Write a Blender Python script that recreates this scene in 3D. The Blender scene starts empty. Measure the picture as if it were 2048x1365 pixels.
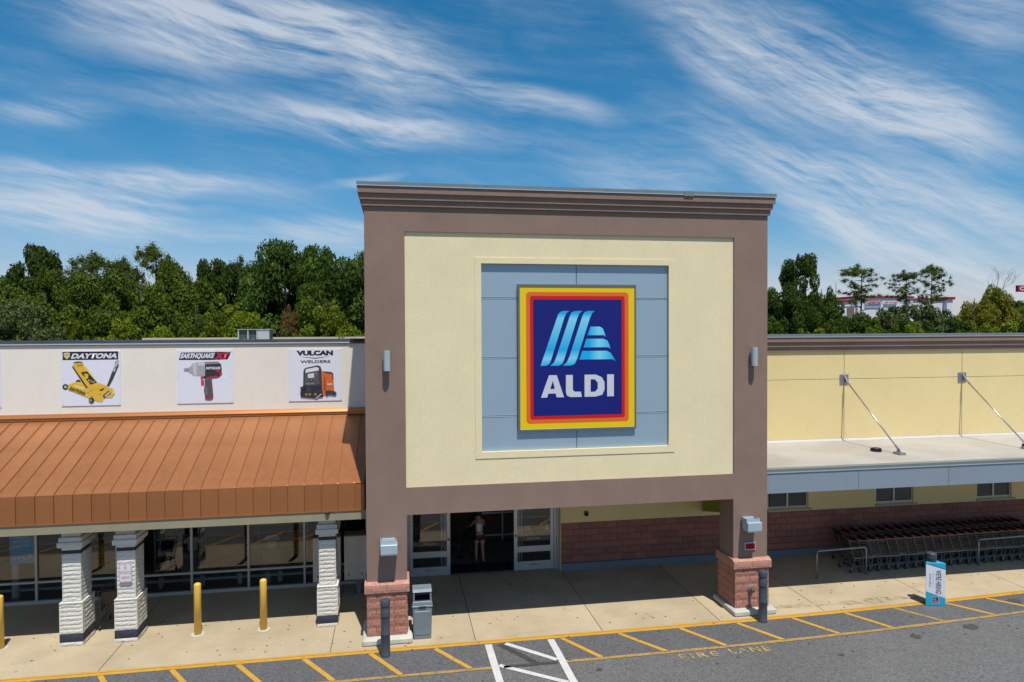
import bpy, bmesh, math, random
import numpy as np
from mathutils import Vector, Matrix
from mathutils.geometry import tessellate_polygon
S = bpy.context.scene
COL = S.collection
R = math.radians
PI = math.pi

# ------------------------------------------------------------------ camera
cam_d = bpy.data.cameras.new('camera'); cam = bpy.data.objects.new('camera', cam_d); COL.objects.link(cam)
yaw, pit, rol, FPX = .1675, .0169, -.0044, 1364.9
sy, cy = math.sin(yaw), math.cos(yaw); sp, cp = math.sin(pit), math.cos(pit); sr, cr = math.sin(rol), math.cos(rol)
r0 = Vector((cy, -sy, 0)); fw = Vector((sy*cp, cy*cp, -sp)); u0 = Vector((sy*sp, cy*sp, cp))
rr = r0*cr + u0*sr; uu = u0*cr - r0*sr
m = Matrix((rr, uu, -fw)).transposed().to_4x4()
m.translation = Vector((0.756, -16.85, 7.576))
cam.matrix_world = m
cam_d.sensor_width = 36; cam_d.lens = FPX/2048*36
cam_d.clip_start = .1; cam_d.clip_end = 5000
S.camera = cam
S.view_settings.view_transform = 'Standard'; S.view_settings.look = 'None'
S.view_settings.exposure = 0.18; S.view_settings.gamma = 1; S.view_settings.use_curve_mapping = False
S.cycles.use_denoising = True
S.cycles.max_bounces = 8; S.cycles.transparent_max_bounces = 16
S.cycles.sample_clamp_indirect = 4.0

# ------------------------------------------------------------------ sun and sky
SUN_TO = Vector((.09, -.40, 1.0)).normalized()         # towards the sun
sun_el = math.asin(SUN_TO.z)
sun_az = math.atan2(SUN_TO.x, SUN_TO.y)                # clockwise from +y
sd = bpy.data.lights.new('sun', 'SUN'); sd.energy = 4.3; sd.angle = R(.53); sd.color = (1, .955, .88)
sun = bpy.data.objects.new('sun', sd); COL.objects.link(sun)
sun.rotation_euler = (-SUN_TO).to_track_quat('-Z', 'Y').to_euler(); sun.location = (0, -20, 40)

W = bpy.data.worlds.new('World'); S.world = W; W.use_nodes = True
nt = W.node_tree; nt.nodes.clear()
def N(t, **k):
    n = nt.nodes.new(t)
    for a, v in k.items(): setattr(n, a, v)
    return n
def mth(op, a, b=None, c=None, clamp=False):
    n = N('ShaderNodeMath', operation=op); n.use_clamp = clamp
    for i, v in enumerate((a, b, c)):
        if v is None: continue
        if isinstance(v, (int, float)): n.inputs[i].default_value = v
        else: nt.links.new(v, n.inputs[i])
    return n.outputs[0]
sky = N('ShaderNodeTexSky', sky_type='NISHITA'); sky.sun_disc = False
sky.sun_elevation = sun_el; sky.sun_rotation = sun_az
sky.altitude = 0; sky.air_density = 1.0; sky.dust_density = 0.6; sky.ozone_density = 2.5
hs = N('ShaderNodeHueSaturation'); hs.inputs['Saturation'].default_value = 1.12; hs.inputs['Value'].default_value = 1.0
nt.links.new(sky.outputs[0], hs.inputs['Color'])
SKY_STR = .085
# clear deep blue air: the red channel falls off faster than in the plain sky model
spc = N('ShaderNodeSeparateColor'); nt.links.new(hs.outputs[0], spc.inputs[0])
redc = mth('MULTIPLY', mth('POWER', mth('MULTIPLY', spc.outputs[0], SKY_STR), 1.9), 2.3/SKY_STR)
grc = mth('MULTIPLY', spc.outputs[1], .97); blc = mth('MULTIPLY', spc.outputs[2], 1.14)
ccs = N('ShaderNodeCombineColor'); nt.links.new(redc, ccs.inputs[0]); nt.links.new(grc, ccs.inputs[1]); nt.links.new(blc, ccs.inputs[2])
tc = N('ShaderNodeTexCoord'); sx = N('ShaderNodeSeparateXYZ'); nt.links.new(tc.outputs['Generated'], sx.inputs[0])
az = mth('MULTIPLY', mth('ARCTAN2', sx.outputs[0], sx.outputs[1]), 57.2958)
el = mth('MULTIPLY', mth('ARCSINE', sx.outputs[2]), 57.2958)
cb = N('ShaderNodeCombineXYZ'); nt.links.new(az, cb.inputs[0]); nt.links.new(el, cb.inputs[1])
def noise(vec, scale, detail=6, rough=.6, dist=0, rotz=0, sc=(1, 1, 1), loc=(0, 0, 0)):
    mp = N('ShaderNodeMapping', vector_type='TEXTURE'); mp.inputs['Rotation'].default_value = (0, 0, R(rotz)); mp.inputs['Scale'].default_value = sc
    mp.inputs['Location'].default_value = loc
    nt.links.new(vec, mp.inputs[0])
    n = N('ShaderNodeTexNoise'); n.inputs['Scale'].default_value = scale; n.inputs['Detail'].default_value = detail
    n.inputs['Roughness'].default_value = rough; n.inputs['Distortion'].default_value = dist
    nt.links.new(mp.outputs[0], n.inputs['Vector']); return n
wn = noise(cb.outputs[0], .055, 3, .5)
wv = N('ShaderNodeVectorMath', operation='MULTIPLY_ADD'); nt.links.new(wn.outputs['Color'], wv.inputs[0])
wv.inputs[1].default_value = (7, 3.6, 0)
sb = N('ShaderNodeVectorMath', operation='SUBTRACT'); nt.links.new(cb.outputs[0], sb.inputs[0]); sb.inputs[1].default_value = (3.5, 1.8, 0)
nt.links.new(sb.outputs[0], wv.inputs[2])
warp = wv.outputs[0]
STREAKS = [(-16.4,21.4,-4.9,10.3,3.2,.95),(-3.2,21.3,-9.8,11.4,3.4,.95),(11.8,18.2,-11.0,8.5,1.2,.65),(-8.6,23.4,1.7,12.7,1.9,.5),(-3.7,16.1,-2.7,14.7,1.8,.7),  # in-frame streaks: angles and sizes converted from image pixel endpoints
 (-2.2,16.4,-2.8,7.8,1.4,.4),(-23.3,15.0,3.4,4.4,1.0,.5),(-18.4,11.1,-1.3,12.5,1.1,.85),(-22.6,8.8,1.7,9.7,2.6,.95),(-12.6,7.5,-3.6,4.9,.6,.4),
 (-2.6,12.1,9.3,4.0,.5,.5),(-5.6,7.9,7.1,5.0,1.5,.6),(26.1,20.4,-38.1,10.3,2.9,.6),(33.4,18.7,-28.4,13.5,3.9,.95),(39.6,15.4,-32.6,7.4,2.4,.7),
 (35.4,9.3,-31.0,16.0,2.7,.7),(32.9,11.8,-19.0,9.6,1.4,.5),(39.4,10.3,-21.5,10.4,2.7,.6),(36.0,7.0,-21.1,7.0,1.9,.7),(39.1,2.7,.5,12,3.2,.55),
 (43.9,20.4,-36.2,4.7,2.2,.6),(45.4,7.0,-31.3,3.6,1.6,.6),(20.8,12.0,-18.5,9.7,2.4,.4),
 # the same weather goes on outside the frame
 (-52,16,4,16,3,.8),(-60,26,-12,18,4,.7),(-80,12,8,16,3,.7),(-30,34,-8,20,3.5,.8),(8,38,-14,22,4,.8),(48,34,-30,20,4,.8),(75,15,-24,18,4,.8),(95,28,-20,18,4,.7),
 (130,18,-10,20,3,.7),(150,36,-4,20,4,.7),(-120,20,10,20,4,.7),(-150,34,6,20,4,.7)]
tot = None
for (a, e, ang, L, w, s) in STREAKS:
    mp = N('ShaderNodeMapping', vector_type='TEXTURE'); mp.inputs['Location'].default_value = (a, e, 0); mp.inputs['Rotation'].default_value = (0, 0, R(ang)); mp.inputs['Scale'].default_value = (L, w, 1)
    nt.links.new(warp, mp.inputs[0])
    ln = N('ShaderNodeVectorMath', operation='LENGTH'); nt.links.new(mp.outputs[0], ln.inputs[0])
    mr = N('ShaderNodeMapRange', interpolation_type='SMOOTHERSTEP'); mr.inputs['From Min'].default_value = 1.35; mr.inputs['From Max'].default_value = .1
    mr.inputs['To Min'].default_value = 0; mr.inputs['To Max'].default_value = s
    nt.links.new(ln.outputs['Value'], mr.inputs['Value'])
    tot = mr.outputs[0] if tot is None else mth('ADD', tot, mth('MULTIPLY', mr.outputs[0], mth('SUBTRACT', 1.0, mth('MULTIPLY', tot, .6))))
fibL = noise(warp, .42, 10, .66, .18, -7, (6.0, .72, 1)).outputs[0]
fibR = noise(warp, .42, 10, .66, .18, -30, (6.0, .72, 1), (3, 9, 0)).outputs[0]
side = mth('MULTIPLY_ADD', az, .05, -.6, clamp=True)       # the cirrus fans out: flatter in the west, steeper in the east
mx = N('ShaderNodeMix'); nt.links.new(side, mx.inputs[0]); nt.links.new(fibL, mx.inputs[2]); nt.links.new(fibR, mx.inputs[3])
fine = noise(warp, 1.3, 10, .70, .35, -14, (4.5, .7, 1), (2, 7, 0)).outputs[0]
fib = mth('ADD', mth('MULTIPLY', mx.outputs[0], .74), mth('MULTIPLY', fine, .26))
big = noise(warp, .16, 4, .55, .2, -15, (1.6, .8, 1), (5, 2, 0)).outputs[0]
dens = mth('MULTIPLY', tot, mth('MULTIPLY_ADD', fib, 4.1, -1.38, clamp=True))
veil = mth('MULTIPLY', mth('MULTIPLY_ADD', fib, 3.0, -1.25, clamp=True), mth('MULTIPLY_ADD', big, 2.4, -.85, clamp=True))
dens = mth('ADD', dens, mth('MULTIPLY', veil, .50))
low = mth('MULTIPLY', mth('POWER', mth('SUBTRACT', 1.0, mth('ABSOLUTE', sx.outputs[2]), clamp=True), 12.0), .27)   # air thickens to the horizon
dens = mth('MULTIPLY', mth('ADD', dens, low, clamp=True), .80, clamp=True)
cm = N('ShaderNodeMix', data_type='RGBA'); nt.links.new(dens, cm.inputs[0]); nt.links.new(ccs.outputs[0], cm.inputs[6])
cm.inputs[7].default_value = (.55/SKY_STR, .60/SKY_STR, .67/SKY_STR, 1)
bg = N('ShaderNodeBackground'); bg.inputs['Strength'].default_value = SKY_STR; nt.links.new(cm.outputs[2], bg.inputs['Color'])
ow = N('ShaderNodeOutputWorld'); nt.links.new(bg.outputs[0], ow.inputs[0])

# ------------------------------------------------------------------ materials
def mat(name, color, rough=.7, metal=0, var=.08, vscale=1.5, bump=0, bscale=60, spec=.5, streak=0, speck=0, speckscale=120, randv=0, var2=None):
    """procedural surface: base colour broken up by two noises (blotches, grain), optional vertical streaks, bump"""
    mt = bpy.data.materials.new(name); mt.use_nodes = True; t = mt.node_tree; b = t.nodes['Principled BSDF']
    nn = lambda k: t.nodes.new('ShaderNode'+k); lk = t.links.new
    b.inputs['Roughness'].default_value = rough; b.inputs['Metallic'].default_value = metal; b.inputs['Specular IOR Level'].default_value = spec
    c = nn('TexCoord'); n1 = nn('TexNoise'); n1.inputs['Scale'].default_value = vscale; n1.inputs['Detail'].default_value = 6; n1.inputs['Roughness'].default_value = .65
    lk(c.outputs['Object'], n1.inputs['Vector'])
    r = nn('MapRange'); r.inputs['From Min'].default_value = .25; r.inputs['From Max'].default_value = .75; r.inputs['To Min'].default_value = 1-var; r.inputs['To Max'].default_value = 1+var
    lk(n1.outputs[0], r.inputs['Value']); val = r.outputs[0]
    def mul(a, o):
        k = nn('Math'); k.operation = 'MULTIPLY'; lk(a, k.inputs[0]); lk(o, k.inputs[1]); return k.outputs[0]
    if streak:
        mp = nn('Mapping'); mp.inputs['Scale'].default_value = (5, 5, .35); lk(c.outputs['Object'], mp.inputs[0])
        n2 = nn('TexNoise'); n2.inputs['Scale'].default_value = 1.2; n2.inputs['Detail'].default_value = 5; lk(mp.outputs[0], n2.inputs['Vector'])
        r2 = nn('MapRange'); r2.inputs['From Min'].default_value = .4; r2.inputs['From Max'].default_value = .75; r2.inputs['To Min'].default_value = 1; r2.inputs['To Max'].default_value = 1-streak
        lk(n2.outputs[0], r2.inputs['Value']); val = mul(val, r2.outputs[0])
    if speck:
        n3 = nn('TexNoise'); n3.inputs['Scale'].default_value = speckscale; n3.inputs['Detail'].default_value = 2; lk(c.outputs['Object'], n3.inputs['Vector'])
        r3 = nn('MapRange'); r3.inputs['From Min'].default_value = .3; r3.inputs['From Max'].default_value = .7; r3.inputs['To Min'].default_value = 1-speck; r3.inputs['To Max'].default_value = 1+speck
        lk(n3.outputs[0], r3.inputs['Value']); val = mul(val, r3.outputs[0])
    if randv:
        oi = nn('ObjectInfo'); r4 = nn('MapRange'); r4.inputs['To Min'].default_value = 1-randv; r4.inputs['To Max'].default_value = 1+randv
        lk(oi.outputs['Random'], r4.inputs['Value']); val = mul(val, r4.outputs[0])
    vm = nn('VectorMath'); vm.operation = 'SCALE'
    if var2:
        mc = nn('Mix'); mc.data_type = 'RGBA'; mc.inputs[6].default_value = (*color, 1); mc.inputs[7].default_value = (*var2, 1)
        n5 = nn('TexNoise'); n5.inputs['Scale'].default_value = vscale*.45; n5.inputs['Detail'].default_value = 7; lk(c.outputs['Object'], n5.inputs['Vector'])
        r5 = nn('MapRange'); r5.inputs['From Min'].default_value = .42; r5.inputs['From Max'].default_value = .68; lk(n5.outputs[0], r5.inputs['Value'])
        lk(r5.outputs[0], mc.inputs[0]); lk(mc.outputs[2], vm.inputs[0])
    else: vm.inputs[0].default_value = color
    lk(val, vm.inputs['Scale']); lk(vm.outputs[0], b.inputs['Base Color'])
    if bump:
        bn = nn('TexNoise'); bn.inputs['Scale'].default_value = bscale; bn.inputs['Detail'].default_value = 4; lk(c.outputs['Object'], bn.inputs['Vector'])
        bp = nn('Bump'); bp.inputs['Strength'].default_value = bump; bp.inputs['Distance'].default_value = .02; lk(bn.outputs[0], bp.inputs['Height']); lk(bp.outputs[0], b.inputs['Normal'])
    return mt
def glass(name, tint=(.5, .55, .55), ior=1.6):
    mt = bpy.data.materials.new(name); mt.use_nodes = True; t = mt.node_tree; t.nodes.clear()
    nn = lambda k: t.nodes.new('ShaderNode'+k); lk = t.links.new
    o = nn('OutputMaterial'); mxs = nn('MixShader'); tr = nn('BsdfTransparent'); gl = nn('BsdfGlossy'); fr = nn('Fresnel')
    fr.inputs[0].default_value = ior; gl.inputs['Roughness'].default_value = .0; gl.inputs['Color'].default_value = (1, 1, 1, 1)
    tr.inputs[0].default_value = (*tint, 1)
    lk(fr.outputs[0], mxs.inputs[0]); lk(tr.outputs[0], mxs.inputs[1]); lk(gl.outputs[0], mxs.inputs[2]); lk(mxs.outputs[0], o.inputs[0])
    return mt
M = dict(
 brown=mat('brown_stucco', (.248, .166, .128), .9, streak=.03, var=.12, vscale=.9, bump=.35, bscale=45, speck=.10, speckscale=38),
 yellow=mat('cream_yellow_stucco', (.80, .685, .42), .9, var=.055, vscale=.8, bump=.3, bscale=45, speck=.05, speckscale=35),
 yellow2=mat('pale_yellow_stucco', (.76, .61, .30), .9, var=.05, vscale=.5, bump=.25, bscale=45, speck=.04, speckscale=35),
 white=mat('off_white_stucco', (.81, .76, .665), .9, var=.05, vscale=.7, bump=.3, bscale=40, speck=.03, speckscale=30, streak=.02),
 bluegrey=mat('blue_grey_metal_panel', (.32, .425, .505), .42, .2, var=.03, vscale=.6),
 fascia=mat('grey_blue_fascia', (.27, .325, .38), .45, .2, var=.04, vscale=.7, streak=.04),
 coping=mat('grey_coping_metal', (.22, .26, .27), .45, .4, var=.10, vscale=1.2, streak=.08),
 drip=mat('bright_metal_edge', (.62, .66, .68), .35, .6, var=.05),
 darkcoping=mat('dark_membrane_coping', (.06, .075, .10), .5, 0, var=.35, vscale=1.5),
 membrane=mat('white_roof_membrane', (.42, .39, .34), .8, var=.08, vscale=1.0, bump=.1, bscale=8, var2=(.35, .31, .26), speck=.05, speckscale=12),
 roofing=mat('grey_gravel_roofing', (.30, .29, .27), .95, var=.15, vscale=.6, speck=.15, speckscale=30),
 copper=mat('copper_painted_metal', (.41, .162, .058), .38, .4, var=.09, vscale=.9, streak=.10, randv=.06, var2=(.46, .21, .095)),
 copper2=mat('copper_trim', (.47, .18, .062), .32, .5, var=.05, vscale=1.5),
 beam=mat('beige_beam', (.30, .265, .17), .8, var=.06, vscale=1.2, streak=.07),
 soffit=mat('white_soffit', (.55, .52, .46), .8, var=.05),
 pink=mat('pink_split_face_block', (.40, .185, .135), .95, var=.22, vscale=7, bump=1.0, bscale=34, speck=.42, speckscale=34, randv=.10),
 pinkcap=mat('pink_cap_stone', (.47, .235, .17), .95, var=.16, vscale=6, bump=.7, bscale=38, speck=.30, speckscale=36),
 wain=mat('mauve_wainscot_block', (.30, .125, .095), .95, var=.16, vscale=5, bump=.5, bscale=40, speck=.22, speckscale=36, randv=.14),
 mortar=mat('mortar', (.15, .085, .07), .95, var=.1, vscale=5),
 greymortar=mat('grey_mortar', (.45, .44, .42), .95, var=.1, vscale=5),
 wblock=mat('white_painted_split_block', (.62, .60, .54), .9, var=.10, vscale=6, bump=1.0, bscale=18, speck=.10, speckscale=22, randv=.05),
 bblock=mat('navy_painted_split_block', (.030, .034, .055), .8, var=.2, vscale=5, bump=.9, bscale=28),
 plinth=mat('grey_concrete_plinth', (.44, .44, .38), .9, var=.18, vscale=3, bump=.3, bscale=30, speck=.1, speckscale=60, var2=(.52, .51, .44)),
 footing=mat('blue_grey_footing', (.16, .19, .21), .85, var=.12, vscale=3),
 concrete=mat('tan_concrete_slab', (.445, .365, .240), .9, var=.12, vscale=.9, bump=.12, bscale=60, speck=.10, speckscale=40, randv=.04, var2=(.38, .305, .195)),
 dirtjoint=mat('dirty_joint', (.10, .085, .065), .95, var=.2, vscale=5),
 yellowpaint=mat('yellow_road_paint', (.50, .275, .035), .75, var=.14, vscale=3, speck=.14, speckscale=40, bump=.1),
 whitepaint=mat('white_road_paint', (.54, .53, .51), .75, var=.10, vscale=3, speck=.14, speckscale=40),
 blackpaint=mat('blackout_paint', (.045, .045, .042), .8, var=.3, vscale=4, speck=.3, speckscale=30),
 tar=mat('oil_stain', (.06, .06, .058), .8, var=.3, vscale=6),
 bollyellow=mat('yellow_bollard_paint', (.70, .44, .07), .5, var=.06, vscale=4),
 bollgrey=mat('charcoal_bollard_plastic', (.045, .058, .07), .5, var=.1, vscale=4),
 bin=mat('grey_bin_plastic', (.17, .21, .24), .5, var=.08, vscale=5),
 black=mat('black_plastic', (.015, .015, .018), .5, var=.2, vscale=5),
 dark=mat('dark_interior', (.05, .043, .036), .9, var=.3, vscale=1.5),
 alu=mat('brushed_aluminium', (.50, .53, .54), .42, .55, var=.04, vscale=2),
 mull=mat('painted_mullion', (.50, .49, .46), .5, .2, var=.05, vscale=2),
 galv=mat('galvanised_steel', (.27, .29, .31), .5, .5, var=.18, vscale=14),
 steel=mat('brushed_steel_rod', (.55, .52, .50), .3, .9, var=.1, vscale=10),
 lightgrey=mat('light_grey_enamel', (.38, .46, .51), .45, .1, var=.05, vscale=4),
 mailbox=mat('grey_mailbox_enamel', (.50, .49, .44), .5, .1, var=.06, vscale=4),
 wire=mat('dark_zinc_wire', (.10, .10, .098), .5, .5, var=.15, vscale=9),
 cartgrey=mat('cart_grey_frame', (.15, .16, .16), .5, .4, var=.12, vscale=9),
 cartblack=mat('cart_black_plastic', (.018, .019, .021), .42, var=.15, vscale=9),
 red=mat('red_plastic', (.55, .02, .02), .5, var=.08, vscale=6),
 posterwhite=mat('poster_face', (.74, .76, .84), .5, var=.02, vscale=2, streak=.02),
 trunk=mat('tree_bark', (.12, .095, .07), .95, var=.3, vscale=4, bump=.6, bscale=12),
 deadwood=mat('dead_grey_branches', (.30, .27, .24), .95, var=.2, vscale=4),
 grass=mat('grass_and_earth', (.07, .10, .03), .95, var=.3, vscale=.3, var2=(.14, .12, .06)),
 farwall=mat('far_white_wall', (.66, .64, .70), .9, var=.02, vscale=.2),
 farred=mat('far_red_trim', (.30, .012, .03), .7, var=.05),
 tile=mat('interior_floor_tile', (.22, .17, .13), .5, var=.1, vscale=2),
 interior=mat('interior_wall', (.16, .10, .055), .8, var=.1, vscale=2),
)
FLAT = {}
def flat(c, rough=.55, metal=0, spec=.4):
    k = (tuple(c), rough)
    if k not in FLAT: FLAT[k] = mat('print_%d' % len(FLAT), c, rough, metal, var=.03, vscale=6, spec=spec)
    return FLAT[k]
GL = glass('store_glass', (.74, .77, .77), 1.85)
GLD = glass('door_glass', (.66, .70, .70), 1.95)

def asphalt(name, c, c2, worn):
    mt = mat(name, c, .88, var=.10, vscale=.35, bump=.5, bscale=90, speck=.34, speckscale=26, spec=.35, var2=c2); return mt
M['asphalt'] = asphalt('parking_lot_asphalt', (.135, .133, .128), (.115, .113, .11), 0)
M['asphalt2'] = asphalt('fire_lane_asphalt', (.112, .112, .113), (.096, .096, .098), 0)

def add_cracks(mt):
    t = mt.node_tree; nn = lambda k: t.nodes.new('ShaderNode'+k); lk = t.links.new
    b = t.nodes['Principled BSDF']; src = b.inputs['Base Color'].links[0].from_socket
    c = nn('TexCoord'); n = nn('TexNoise'); n.inputs['Scale'].default_value = .9; n.inputs['Detail'].default_value = 9; n.inputs['Roughness'].default_value = .6
    lk(c.outputs['Object'], n.inputs['Vector'])
    r = nn('MapRange'); r.inputs['From Min'].default_value = .66; r.inputs['From Max'].default_value = .72; r.inputs['To Min'].default_value = 0; r.inputs['To Max'].default_value = .55
    lk(n.outputs[0], r.inputs['Value'])
    n2 = nn('TexNoise'); n2.inputs['Scale'].default_value = 9; n2.inputs['Detail'].default_value = 3; lk(c.outputs['Object'], n2.inputs['Vector'])
    r2 = nn('MapRange'); r2.inputs['From Min'].default_value = .70; r2.inputs['From Max'].default_value = .76; r2.inputs['To Max'].default_value = .7; lk(n2.outputs[0], r2.inputs['Value'])
    mxm = nn('Math'); mxm.operation = 'MAXIMUM'; lk(r.outputs[0], mxm.inputs[0]); lk(r2.outputs[0], mxm.inputs[1])
    mc = nn('Mix'); mc.data_type = 'RGBA'; lk(mxm.outputs[0], mc.inputs[0]); lk(src, mc.inputs[6]); mc.inputs[7].default_value = (.055, .055, .055, 1)
    lk(mc.outputs[2], b.inputs['Base Color'])
add_cracks(M['asphalt'])
def add_stains(mt, lo, hi, amt, col, sc, ky=1):
    t = mt.node_tree; nn = lambda k: t.nodes.new('ShaderNode'+k); lk = t.links.new
    b = t.nodes['Principled BSDF']; src = b.inputs['Base Color'].links[0].from_socket
    c = nn('TexCoord'); mp = nn('Mapping'); mp.inputs['Scale'].default_value = (1, ky, 1); lk(c.outputs['Object'], mp.inputs[0])
    n = nn('TexNoise'); n.inputs['Scale'].default_value = sc; n.inputs['Detail'].default_value = 8; n.inputs['Roughness'].default_value = .68
    lk(mp.outputs[0], n.inputs['Vector'])
    r = nn('MapRange'); r.inputs['From Min'].default_value = lo; r.inputs['From Max'].default_value = hi; r.inputs['To Max'].default_value = amt
    lk(n.outputs[0], r.inputs['Value'])
    mc = nn('Mix'); mc.data_type = 'RGBA'; lk(r.outputs[0], mc.inputs[0]); lk(src, mc.inputs[6]); mc.inputs[7].default_value = (*col, 1)
    lk(mc.outputs[2], b.inputs['Base Color'])
add_stains(M['concrete'], .56, .74, .45, (.22, .185, .13), .8, 2.2)
add_stains(M['concrete'], .70, .74, .8, (.06, .05, .045), 4.5)
add_stains(M['white'], .55, .75, .35, (.62, .52, .40), .7)
add_stains(M['copper'], .66, .72, .35, (.52, .36, .24), 2.5)
def worn(mt, under, lo, hi, sc, amt=1):
    """paint worn through to the asphalt"""
    t = mt.node_tree; nn = lambda k: t.nodes.new('ShaderNode'+k); lk = t.links.new
    b = t.nodes['Principled BSDF']; src = b.inputs['Base Color'].links[0].from_socket
    c = nn('TexCoord'); n = nn('TexNoise'); n.inputs['Scale'].default_value = sc; n.inputs['Detail'].default_value = 8; n.inputs['Roughness'].default_value = .75
    lk(c.outputs['Object'], n.inputs['Vector'])
    r = nn('MapRange'); r.inputs['From Min'].default_value = lo; r.inputs['From Max'].default_value = hi; r.inputs['To Max'].default_value = amt; lk(n.outputs[0], r.inputs['Value'])
    mc = nn('Mix'); mc.data_type = 'RGBA'; lk(r.outputs[0], mc.inputs[0]); lk(src, mc.inputs[6]); mc.inputs[7].default_value = (*under, 1)
    lk(mc.outputs[2], b.inputs['Base Color'])
worn(M['yellowpaint'], (.17, .14, .10), .60, .72, 5, .8)
worn(M['whitepaint'], (.15, .15, .15), .62, .72, 7, .7)
M['oldyellow'] = mat('old_yellow_road_paint', (.40, .24, .05), .8, var=.15, vscale=3, speck=.2, speckscale=40); worn(M['oldyellow'], (.14, .13, .12), .46, .60, 6, .85)
M['wornstencil'] = mat('worn_stencil_paint', (.50, .33, .08), .8, var=.15, vscale=3, speck=.2, speckscale=40); worn(M['wornstencil'], (.15, .145, .135), .44, .56, 5, .9)
M['damp'] = mat('damp_concrete', (.25, .205, .13), .85, var=.2, vscale=3, speck=.1, speckscale=40); worn(M['damp'], (.43, .345, .21), .42, .56, 3.0, 1.0)
M['curbyellow'] = mat('yellow_edge_paint', (.48, .265, .035), .8, var=.14, vscale=2, speck=.12, speckscale=40); worn(M['curbyellow'], (.38, .29, .17), .54, .68, 2.2, .8)

# ------------------------------------------------------------------ helpers
def P(o, label=None, cat=None, group=None, kind=None):
    if label: o['label'] = label
    if cat: o['category'] = cat
    if group: o['group'] = group
    if kind: o['kind'] = kind
    return o
def empty(name, loc, label=None, cat=None, group=None, kind=None):
    o = bpy.data.objects.new(name, None); o.location = loc; o.empty_display_size = .2; COL.objects.link(o)
    return P(o, label, cat, group, kind)
class MB:
    def __init__(s): s.v = []; s.f = []
    def box(s, x0, x1, y0, y1, z0, z1):
        n = len(s.v); s.v += [(x0,y0,z0),(x1,y0,z0),(x1,y1,z0),(x0,y1,z0),(x0,y0,z1),(x1,y0,z1),(x1,y1,z1),(x0,y1,z1)]
        s.f += [(n,n+3,n+2,n+1),(n+4,n+5,n+6,n+7),(n,n+1,n+5,n+4),(n+1,n+2,n+6,n+5),(n+2,n+3,n+7,n+6),(n+3,n,n+4,n+7)]; return s
    def quad(s, *p):
        n = len(s.v); s.v += list(p); s.f.append(tuple(range(n, n+len(p)))); return s
    def tube(s, pts, r, n=8, cap=True, r1=None):
        pts = [Vector(p) for p in pts]; k0 = len(s.v)
        for i, p in enumerate(pts):
            d = (pts[min(i+1, len(pts)-1)] - pts[max(i-1, 0)]).normalized()
            a = d.cross(Vector((0, 0, 1)) if abs(d.z) < .95 else Vector((1, 0, 0))).normalized(); b = d.cross(a)
            rad = r if r1 is None else r + (r1-r)*i/(len(pts)-1)
            for j in range(n):
                t = 2*PI*(j+.5)/n; s.v.append(tuple(p + a*math.cos(t)*rad + b*math.sin(t)*rad))
        for i in range(len(pts)-1):
            for j in range(n):
                q = (j+1) % n; s.f.append((k0+i*n+j, k0+i*n+q, k0+(i+1)*n+q, k0+(i+1)*n+j))
        if cap:
            s.f.append(tuple(k0+j for j in range(n))[::-1]); s.f.append(tuple(k0+(len(pts)-1)*n+j for j in range(n)))
        return s
    def lathe(s, prof, c=(0, 0, 0), n=20):
        k0 = len(s.v)
        for (r, z) in prof:
            for j in range(n):
                t = 2*PI*j/n; s.v.append((c[0]+r*math.cos(t), c[1]+r*math.sin(t), c[2]+z))
        for i in range(len(prof)-1):
            for j in range(n):
                q = (j+1) % n; s.f.append((k0+i*n+j, k0+i*n+q, k0+(i+1)*n+q, k0+(i+1)*n+j))
        s.f.append(tuple(k0+j for j in range(n))[::-1]); s.f.append(tuple(k0+(len(prof)-1)*n+j for j in range(n)))
        return s
    def prism(s, poly, axis, a, b):
        """polygon extruded along an axis: 'x' -> poly in (y,z), 'y' -> (x,z), 'z' -> (x,y)"""
        f = {'x': lambda p, t: (t, p[0], p[1]), 'y': lambda p, t: (p[0], t, p[1]), 'z': lambda p, t: (p[0], p[1], t)}[axis]
        n = len(poly); k = len(s.v); s.v += [f(p, a) for p in poly] + [f(p, b) for p in poly]
        s.f.append(tuple(range(k, k+n))); s.f.append(tuple(range(k+n, k+2*n))[::-1])
        for i in range(n): s.f.append((k+i, k+n+i, k+n+(i+1) % n, k+(i+1) % n))
        return s
    def mesh(s, name, mt, bevel=0, smooth=False):
        me = bpy.data.meshes.new(name); me.from_pydata(s.v, [], s.f); me.materials.append(mt)
        bm = bmesh.new(); bm.from_mesh(me)
        if len(s.f) > 1: bmesh.ops.recalc_face_normals(bm, faces=bm.faces)
        if bevel: bmesh.ops.bevel(bm, geom=[e for e in bm.edges if len(e.link_faces) == 2 and e.calc_face_angle(0) > .6], offset=bevel, segments=1, affect='EDGES', clamp_overlap=True)
        bm.to_mesh(me); bm.free()
        if smooth:
            for p in me.polygons: p.use_smooth = True
        return me
    def build(s, name, mt, parent=None, bevel=0, smooth=False, **k):
        o = bpy.data.objects.new(name, s.mesh(name, mt, bevel, smooth)); setpar(o, parent); COL.objects.link(o); return P(o, **k)
def worldmat(o):
    m = Matrix.Identity(4); 
    while o is not None:
        m = (o.matrix_parent_inverse if o.parent else Matrix.Identity(4)) @ o.matrix_basis @ m; o = o.parent
    return m
def setpar(o, parent):
    if parent is not None:
        o.parent = parent; o.matrix_parent_inverse = worldmat(parent).inverted()
def place(name, me, loc, parent=None, rot=(0, 0, 0), scale=(1, 1, 1), **k):
    o = bpy.data.objects.new(name, me); o.location = loc; o.rotation_euler = rot; o.scale = scale; setpar(o, parent); COL.objects.link(o); return P(o, **k)
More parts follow.
